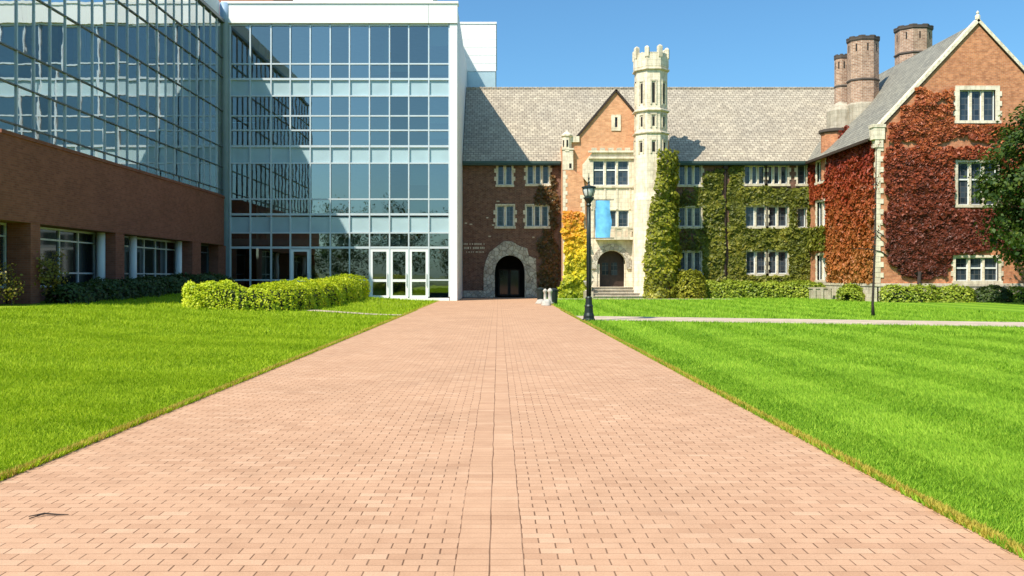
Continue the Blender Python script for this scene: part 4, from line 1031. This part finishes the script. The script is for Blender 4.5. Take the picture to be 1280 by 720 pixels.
def hedge(name, label, line, width, height, n, size, mat, zf, round_=.6, seed=0., lump=.18, cat='hedge', group=None):
    for _ in range(3):   # round the bends off
        if len(line) > 2: line = [line[0]] + [q for a, b in zip(line, line[1:]) for q in ((a[0] * .75 + b[0] * .25, a[1] * .75 + b[1] * .25), (a[0] * .25 + b[0] * .75, a[1] * .25 + b[1] * .75))] + [line[-1]]
    pts = [Vector((x, y)) for x, y in line]; seg = [(b - a).length for a, b in zip(pts, pts[1:])]; L = sum(seg)
    ext = width / 2 * .9
    def at(s_):
        s0 = s_
        for k, q in enumerate(seg):
            if s0 <= q or k == len(seg) - 1: 
                t = (pts[k + 1] - pts[k]).normalized(); return pts[k] + t * s0, t
            s0 -= q
    C = []; Nn = []
    ss = rng.uniform(-ext, L + ext, n); th = rng.uniform(-.1, math.pi + .1, n); 
    for s_, a in zip(ss, th):
        p, t = at(min(max(s_, 0), L)); e = 1.
        if s_ < 0: e = math.sqrt(max(0, 1 - (s_ / ext) ** 2)); p = p + t * s_
        elif s_ > L: e = math.sqrt(max(0, 1 - ((s_ - L) / ext) ** 2)); p = p + t * (s_ - L)
        ca, sa = math.cos(a), math.sin(a); k = (abs(ca) ** (1 / round_ * 2) + abs(sa) ** (1 / round_ * 2)) ** (-round_ / 2)
        nb = Vector((t.y, -t.x)); eh_ = .55 + .45 * e
        lu = 1 + lump * (noise.noise(Vector((p.x * .9, p.y * .9 + a * .7, seed))) + .7 * noise.noise(Vector((p.x * 2.4 + a, p.y * 2.4, seed + 5))))
        q = p + nb * ca * k * width / 2 * e * lu
        zz_ = zf(q.x, q.y) + max(0, sa) * k * height * eh_ * lu
        C.append((q.x, q.y, zz_ + .02)); Nn.append((nb.x * ca + (t.x * (s_ > L) - t.x * (s_ < 0)) * .8, nb.y * ca + (t.y * (s_ > L) - t.y * (s_ < 0)) * .8, sa + .3))
    C = np.array(C) + rng.normal(0, size * .35, (n, 3)); C[:, 2] = np.maximum(C[:, 2], .03)
    core = MB(); m = max(4, int(L / .8)); ns = 9; rows = []
    for i in range(m + 1):
        p, t = at(L * i / m); nb = Vector((t.y, -t.x)); e = .86 if 0 < i < m else .55
        rows.append([(p.x + nb.x * math.cos(a) * width * .5 * e, p.y + nb.y * math.cos(a) * width * .5 * e, zf(p.x, p.y) - .02 + math.sin(a) ** .6 * height * e if a not in (0,) else zf(p.x, p.y) - .02) for a in [math.pi * k / (ns - 1) * .999 for k in range(ns)]])
    core.add([v for r_ in rows for v in r_], [(i * ns + k, i * ns + k + 1, (i + 1) * ns + k + 1, (i + 1) * ns + k) for i in range(m) for k in range(ns - 1)] + [tuple(range(ns)), tuple(range(m * ns, m * ns + ns))], 1)
    x0, y0 = line[0]
    o = quads_mesh(name, leaf_quads(C, np.array(Nn), size, .6), [mat, M['core_green']], extra=core, origin=(x0, y0, zf(x0, y0)))
    return tag(o, label, cat, group)

hedge('hedge', 'rounded lime green hedge lit by the sun in front of the glass doors', [(-12.2, 36.6), (-10.6, 36.9), (-9.3, 38.3), (-8.7, 42.5), (-8.3, 49.2)], 1.9, 1.0, 32000, .09, M['hedge_bright'], zL, .6, 1., .3)
zb = lambda x, y: zL(x, y) - .04
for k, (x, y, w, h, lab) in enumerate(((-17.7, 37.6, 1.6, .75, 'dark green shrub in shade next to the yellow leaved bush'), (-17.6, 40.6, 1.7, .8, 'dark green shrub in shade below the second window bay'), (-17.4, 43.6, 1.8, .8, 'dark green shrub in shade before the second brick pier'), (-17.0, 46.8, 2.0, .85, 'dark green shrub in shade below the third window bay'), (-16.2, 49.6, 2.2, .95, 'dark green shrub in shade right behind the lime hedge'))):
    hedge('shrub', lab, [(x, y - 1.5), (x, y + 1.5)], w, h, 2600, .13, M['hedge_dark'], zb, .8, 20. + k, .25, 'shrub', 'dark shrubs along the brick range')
hedge('hedge', 'sunny green hedge under the ivy wall right of the drainpipe', [(16.2, 67.2), (24.0, 66.6)], 1.5, 1.15, 6500, .17, M['hedge_mid'], zR, .6, 2., .2)
hedge('shrub', 'round clipped green bush at the foot of the turret ivy', [(14.0, 66.2), (14.6, 66.2)], 2.1, 2.05, 3000, .17, M['ivy_tower'], zR, .9, 3., .1, 'shrub')
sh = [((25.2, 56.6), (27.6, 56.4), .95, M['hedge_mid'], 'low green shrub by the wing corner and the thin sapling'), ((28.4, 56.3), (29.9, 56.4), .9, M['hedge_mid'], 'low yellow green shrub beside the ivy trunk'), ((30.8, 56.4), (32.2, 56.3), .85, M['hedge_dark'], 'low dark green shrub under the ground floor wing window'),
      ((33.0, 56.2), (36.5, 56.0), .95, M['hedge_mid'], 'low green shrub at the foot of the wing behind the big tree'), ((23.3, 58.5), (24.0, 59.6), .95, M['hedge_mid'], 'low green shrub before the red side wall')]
for k, (a, b, h, m_, lab) in enumerate(sh): hedge('shrub', lab, [a, b], 1.3, h, 2200, .15, m_, zR, .8, 30. + k, .3, 'shrub', 'low shrubs along the gabled wing')

def tree(name, label, base, cc, cr, trunk_r, leaf, bark, ncl, per, size, cl_r, lean=(0, 0), low=.0, squash=None, seed=1, group=None):
    rd = random.Random(seed); root = empty(name, base, label, 'tree', group)
    cc = Vector(cc); b = Vector(base); mb = MB(); topp = Vector((cc.x, cc.y, cc.z + cr[2] * .55))
    k = 9; tp = [b.lerp(topp, i / k) + Vector((rd.gauss(0, .05), rd.gauss(0, .05), 0)) * (i > 0) for i in range(k + 1)]
    mb.tube(tp, [trunk_r * (1.35 if i == 0 else 1 - .85 * i / k) for i in range(k + 1)], 9)
    cl = []
    while len(cl) < ncl:
        v = Vector((rd.uniform(-1, 1), rd.uniform(-1, 1), rd.uniform(-1, 1)))
        l_ = v.length
        if l_ > 1 or l_ < .35: continue
        if rd.random() > .35 + .65 * l_: continue
        w = 1 + .28 * noise.noise(v * 2.1 + Vector((seed, 0, 0)))
        cl.append(cc + Vector((v.x * cr[0], v.y * cr[1], v.z * cr[2])) * w)
    for q in cl[:26]:
        t = rd.uniform(.3, .85); s0 = tp[int(t * k)]; mid = s0.lerp(q, .5) + Vector((0, 0, .25))
        mb.tube([s0, mid, q], [trunk_r * .35 * (1 - t * .5), trunk_r * .2, .012], 6)
    mb.build('trunk', bark, root, smooth=True)
    cs = np.repeat(np.array(cl), per, axis=0); sc_ = np.repeat(np.array([rd.uniform(.7, 1.25) for _ in cl]), per)[:, None]
    C = cs + rng.normal(0, 1, (len(cs), 3)) * cl_r * sc_ * np.array([1, 1, .75])
    Nn = unit(C - np.array(cc)) + np.array([0, 0, .5])
    quads_mesh('crown', leaf_quads(C, Nn, size, .6), leaf, parent=root)
    return root
tree('broadleaf_tree', 'large dark green leafy tree standing before the right edge of the gable', (32.4, 50, 0), (32.3, 50, 6.4), (4.3, 3.7, 5.4), .26, M['tree_green'], M['bark'], 230, 110, .24, .40, seed=4)
tree('yellow_bush', 'small straggly bush with yellowing leaves beside the nearest brick pier', (-18.2, 35.7, .5), (-18.2, 35.7, 1.9), (.45, .6, 1.0), .03, M['tree_yellow'], M['bark'], 30, 26, .11, .16, seed=6)
tree('yellow_bush', 'thin yellow leaved bush at the left window of the brick range', (-18.25, 32.9, .5), (-18.25, 32.9, 1.6), (.35, .45, .8), .03, M['tree_yellow'], M['bark'], 18, 22, .1, .14, seed=8)
# bare sapling by the cross walk
sp = empty('sapling', (15.55, 36.4, .0), 'thin bare young tree standing alone in the lawn beside the concrete walk', 'tree')
mb = MB(); sx = [(1091.5, 399), (1090.8, 380), (1092, 350), (1093.2, 320), (1094.2, 270), (1094.8, 225), (1095.5, 185)]
tp = [(WX(a, 36.4), 36.4, max(0, WZ(b, 36.4))) for a, b in sx]
mb.tube(tp, [.085, .055, .05, .045, .038, .028, .008], 8)
rd = random.Random(2); tips = []
for i in range(14):
    k = rd.randint(3, 5); a = Vector(tp[k]).lerp(Vector(tp[k + 1]), rd.random()); q = a + Vector((rd.uniform(-.35, .35), rd.uniform(-.35, .35), rd.uniform(.3, .7)))
    mb.tube([a, a.lerp(q, .5) + Vector((0, 0, -.04)), q], [.014, .01, .004], 5); tips += [a.lerp(q, .6), q]
mb.build('trunk', M['barkdark'], sp, smooth=True)
C = np.repeat(np.array(tips), 3, axis=0) + rng.normal(0, .06, (len(tips) * 3, 3))
quads_mesh('crown', leaf_quads(C, np.tile([0, -.5, .6], (len(C), 1)), .08, .7), M['ivy_red'], parent=sp)
# wood behind the viewer, mirrored in the glass
cs = []; 
for i in range(64):
    x = rng.uniform(-75, 80); y = rng.uniform(-72, -52); hgt = rng.uniform(9, 17)
    for _ in range(14): cs.append((x + rng.normal(0, 2.2), y + rng.normal(0, 2.0), max(1.5, hgt * rng.uniform(.15, 1) + rng.normal(0, .6))))
cs = np.repeat(np.array(cs), 110, axis=0); C = cs + rng.normal(0, .85, cs.shape)
tag(quads_mesh('treeline', leaf_quads(C, np.tile([0, .3, .5], (len(C), 1)), .36, .7), M['tree_green'], origin=(0, -60, 0)), 'far wood of green trees mirrored in the glass front', 'wood', kind='stuff')

# ------------------------------------------------------------------ street furniture
YL = 32.4; lx = WX(736, YL); lz = lambda p: WZ(p, YL)
lamp = empty('street_lamp', (lx, YL, .03), 'tall dark green iron lamp post with lantern at the corner of the walks', 'lamp')
L0 = (lx, YL, .03)
mb = MB(); mb.lathe(L0, [(.235, 0), (.235, .06), (.2, .1), (.2, .2), (.16, .3), (.15, .5), (.165, .54), (.13, .6), (.115, .8), (.13, .84), (.09, .9)], 12); mb.build('base', M['dark'], lamp)
mb = MB(); mb.lathe(L0, [(.076, .88), (.072, 1.6), (.066, 3.2), (.06, 4.25)], 14)
for k in range(8): a = k * math.pi / 4; mb.tube([(lx + .08 * math.cos(a), YL + .08 * math.sin(a), .95), (lx + .062 * math.cos(a), YL + .062 * math.sin(a), 4.2)], .012, 5)
mb.build('pole', M['dark'], lamp, smooth=True)
mb = MB(); mb.lathe(L0, [(.066, 4.2), (.10, 4.26), (.07, 4.32), (.16, 4.46), (.2, 4.5), (.2, 4.54), (.1, 4.56)], 12); mb.build('collar', M['dark'], lamp)
mb = MB(); mb.lathe(L0, [(.10, 4.545), (.16, 4.62), (.215, 4.80), (.215, 4.86)], 12); mb.build('lantern_glass', M['lampglass'], lamp, smooth=True)
mb = MB()
for k in range(6): a = k * math.pi / 3 + .2; mb.tube([(lx + .11 * math.cos(a), YL + .11 * math.sin(a), 4.55), (lx + .172 * math.cos(a), YL + .172 * math.sin(a), 4.62), (lx + .228 * math.cos(a), YL + .228 * math.sin(a), 4.80), (lx + .23 * math.cos(a), YL + .23 * math.sin(a), 4.88)], .013, 5)
mb.lathe(L0, [(.23, 4.865), (.265, 4.88), (.265, 4.93), (.15, 4.965), (.05, 4.985), (.03, 5.05), (.045, 5.1), (.018, 5.16), (.035, 5.25), (.012, 5.3), (.008, 5.44)], 12)
mb.build('lantern_frame', M['dark'], lamp)
mb = MB(); b0, b1 = lx + .24, lx + .90; zt_, zb_ = lz(250.5), lz(297)
for z_ in (zt_ + .02, zb_ - .02): mb.tube([(lx + .05, YL, z_), (b1 + .03, YL, z_)], .014, 6)
mb.tube([(b0 - .04, YL, zb_ - .05), (b0 - .04, YL, zt_ + .05)], .012, 6)
mb.build('banner_arm', M['dark'], lamp)
mb = MB(); nx, nz = 14, 24; vs = []
for j in range(nz + 1):
    for i in range(nx + 1):
        u, v = i / nx, j / nz
        bul = .07 * math.exp(-((v - .42) / .2) ** 2) * u
        x = b0 + (b1 - .12 - b0) * u + bul; y = YL + .07 * math.sin(u * 5 + v * 3) * math.sin(v * math.pi) + .02 * math.sin(v * 9 + u * 4) * math.sin(v * math.pi)
        vs.append((x, y, zb_ + (zt_ - zb_) * v))
vs2 = [(x, y + .004, z) for x, y, z in vs]; N1 = len(vs); w_ = nx + 1
fs = [(j * w_ + i, j * w_ + i + 1, (j + 1) * w_ + i + 1, (j + 1) * w_ + i) for j in range(nz) for i in range(nx)]
mb.add(vs + vs2, fs + [tuple(q + N1 for q in f) for f in fs]); bo = mb.build('banner', M['banner'], smooth=True); tag(bo, 'sky blue cloth banner hung from the arms of the lamp post', 'banner')

# stone and iron things at the far edge of the brick walk
def wz_(y, Y): return WZ(y, Y)
YS = 52.0; sx_ = WX(687.5, YS)
mb = MB(); mb.lathe((sx_, YS, .02), [(.22, 0), (.22, .1), (.12, .17), (.10, .68), (.15, .75), (.16, .82), (.1, .91), (.03, .96)], 14)
tag(mb.build('stone_post', M['boulder'], smooth=True), 'white stone post with a rounded top at the far edge of the brick walk', 'post')
mb = MB(); x2 = WX(681.5, 55.5); mb.lathe((x2, 55.5, .02), [(.16, 0), (.16, .1), (.1, .16), (.09, .62), (.14, .7), (.14, .78), (.03, .88)], 12)
tag(mb.build('stone_post', M['boulder'], smooth=True), 'smaller pale stone post between the two dark litter bins', 'post')
def litter_bin(x, y, h, lab):
    rt_ = empty('litter_bin', (x, y, .02), lab, 'bin', 'dark litter bins at the end of the walk')
    mb = MB(); mb.lathe((x, y, .02), [(.2, 0), (.23, .05), (.27, h * .8), (.25, h * .82)], 14); mb.build('body', M['dark'], rt_)
    mb = MB(); mb.lathe((x, y, .02), [(.29, h * .825), (.29, h * .87), (.2, h * .95), (.06, h)], 14); mb.build('lid', M['dark'], rt_)
litter_bin(WX(676, 57.5), 57.5, .95, 'dark round litter bin nearest the stone passage arch')
litter_bin(WX(692, 53.5), 53.5, .95, 'dark round litter bin just behind the white stone post')
def boulder(x, y, rx, h, seed, lab):
    mb = MB(); n = 12; rings = []
    for j in range(6):
        a = j / 5 * math.pi / 2
        for k in range(n):
            t = 2 * math.pi * k / n; w = 1 + .28 * noise.noise(Vector((math.cos(t) * 1.4, math.sin(t) * 1.4, seed + j * .4)))
            rings.append((x + rx * math.cos(a) * math.cos(t) * w, y + rx * math.cos(a) * math.sin(t) * w, .01 + h * math.sin(a) * w))
    mb.add(rings, [(j * n + k, j * n + (k + 1) % n, (j + 1) * n + (k + 1) % n, (j + 1) * n + k) for j in range(5) for k in range(n)])
    return tag(mb.build('boulder', M['boulder'], smooth=True), lab, 'boulder')
boulder(WX(682.5, 50.6), 50.6, .3, .34, 3., 'low pale boulder lying before the white stone post on the path edge')
boulder(WX(676, 54), 54.0, .34, .26, 6., 'flat pale boulder between the litter bin and the brick walk')
ux, uy = st0 - .32, YE2 - 1.6
mb = MB(); mb.lathe((ux, uy, dz0 * .62), [(.26, 0), (.26, .08), (.1, .16), (.09, .3), (.28, .5), (.36, .72), (.38, .8), (.3, .8), (.25, .7)], 16)
tag(mb.build('stone_urn', M['boulder'], smooth=True), 'white stone urn on the step wall beside the yellow ivy', 'urn')
mb = MB(); wx0, wx1 = WX(1014, 64), WX(1040, 64)
mb.box(wx0, wx1, 64.0, 64.4, 0, .78); mb.box(wx0 - .06, wx1 + .06, 63.94, 64.46, .783, .88)
for k in range(3): mb.box(wx0 + .1 + k * .55, wx0 + .3 + k * .55, 63.9, 64.0, 0, .78)
tag(mb.build('stone_wall', M['stone_dull']), 'low pale stone garden wall at the inner corner of the hall', 'wall')

tw = MB(); tx, ty = -3.1, 6.05
tw.tube([(tx - .12, ty - .02, .008), (tx - .03, ty + .02, .018), (tx + .06, ty + .015, .012), (tx + .13, ty + .03, .008)], [.003, .007, .006, .003], 6)
tw.tube([(tx - .03, ty + .02, .018), (tx - .09, ty - .07, .006)], [.005, .003], 5)
tag(tw.build('twig', M['barkdark']), 'small dark forked twig lying on the bricks near the left lawn', 'twig')

# ------------------------------------------------------------------ light, sky, camera
sd = Vector((1, 1.1, -1.82)).normalized()
el = math.asin(-sd.z); az = math.atan2(-sd.x, -sd.y)
W = bpy.data.worlds.new('World'); S.world = W; W.use_nodes = True
nt = W.node_tree; nt.nodes.clear()
sky = nt.nodes.new('ShaderNodeTexSky'); sky.sky_type = 'NISHITA'; sky.sun_disc = False
sky.sun_elevation = el; sky.sun_rotation = az; sky.air_density = 1.0; sky.dust_density = 1.8; sky.ozone_density = 1.0; sky.altitude = 100
bg = nt.nodes.new('ShaderNodeBackground'); bg.inputs[1].default_value = .115
wo = nt.nodes.new('ShaderNodeOutputWorld'); tint = nt.nodes.new('ShaderNodeMix'); tint.data_type = 'RGBA'; tint.blend_type = 'MULTIPLY'; tint.inputs[0].default_value = 1; tint.inputs[7].default_value = (.58, .99, 1.2, 1)
nt.links.new(sky.outputs[0], tint.inputs[6]); nt.links.new(tint.outputs[2], bg.inputs[0]); nt.links.new(bg.outputs[0], wo.inputs[0])
sl = bpy.data.lights.new('sun', 'SUN'); sl.energy = 5.0; sl.angle = math.radians(.53); sl.color = (1, .92, .80)
so = bpy.data.objects.new('sun', sl); COL.objects.link(so); so.rotation_euler = sd.to_track_quat('-Z', 'Y').to_euler(); so.location = (-40, -20, 60)
cd = bpy.data.cameras.new('camera'); co = bpy.data.objects.new('camera', cd); COL.objects.link(co)
co.location = (0, 0, HC); co.rotation_euler = (math.radians(90), 0, 0)
cd.sensor_width = 36; cd.sensor_fit = 'HORIZONTAL'; cd.lens = 36 * F / 1280; cd.shift_x = 17 / 1280; cd.shift_y = -14 / 1280
cd.clip_start = .1; cd.clip_end = 3000
S.camera = co
S.render.engine = 'CYCLES'
S.cycles.use_denoising = True
S.cycles.max_bounces = 8; S.cycles.transparent_max_bounces = 12; S.cycles.caustics_reflective = False; S.cycles.caustics_refractive = False
S.cycles.sample_clamp_indirect = 6
S.view_settings.view_transform = 'Standard'; S.view_settings.look = 'None'; S.view_settings.exposure = .42; S.view_settings.gamma = 1
S.view_settings.use_curve_mapping = False
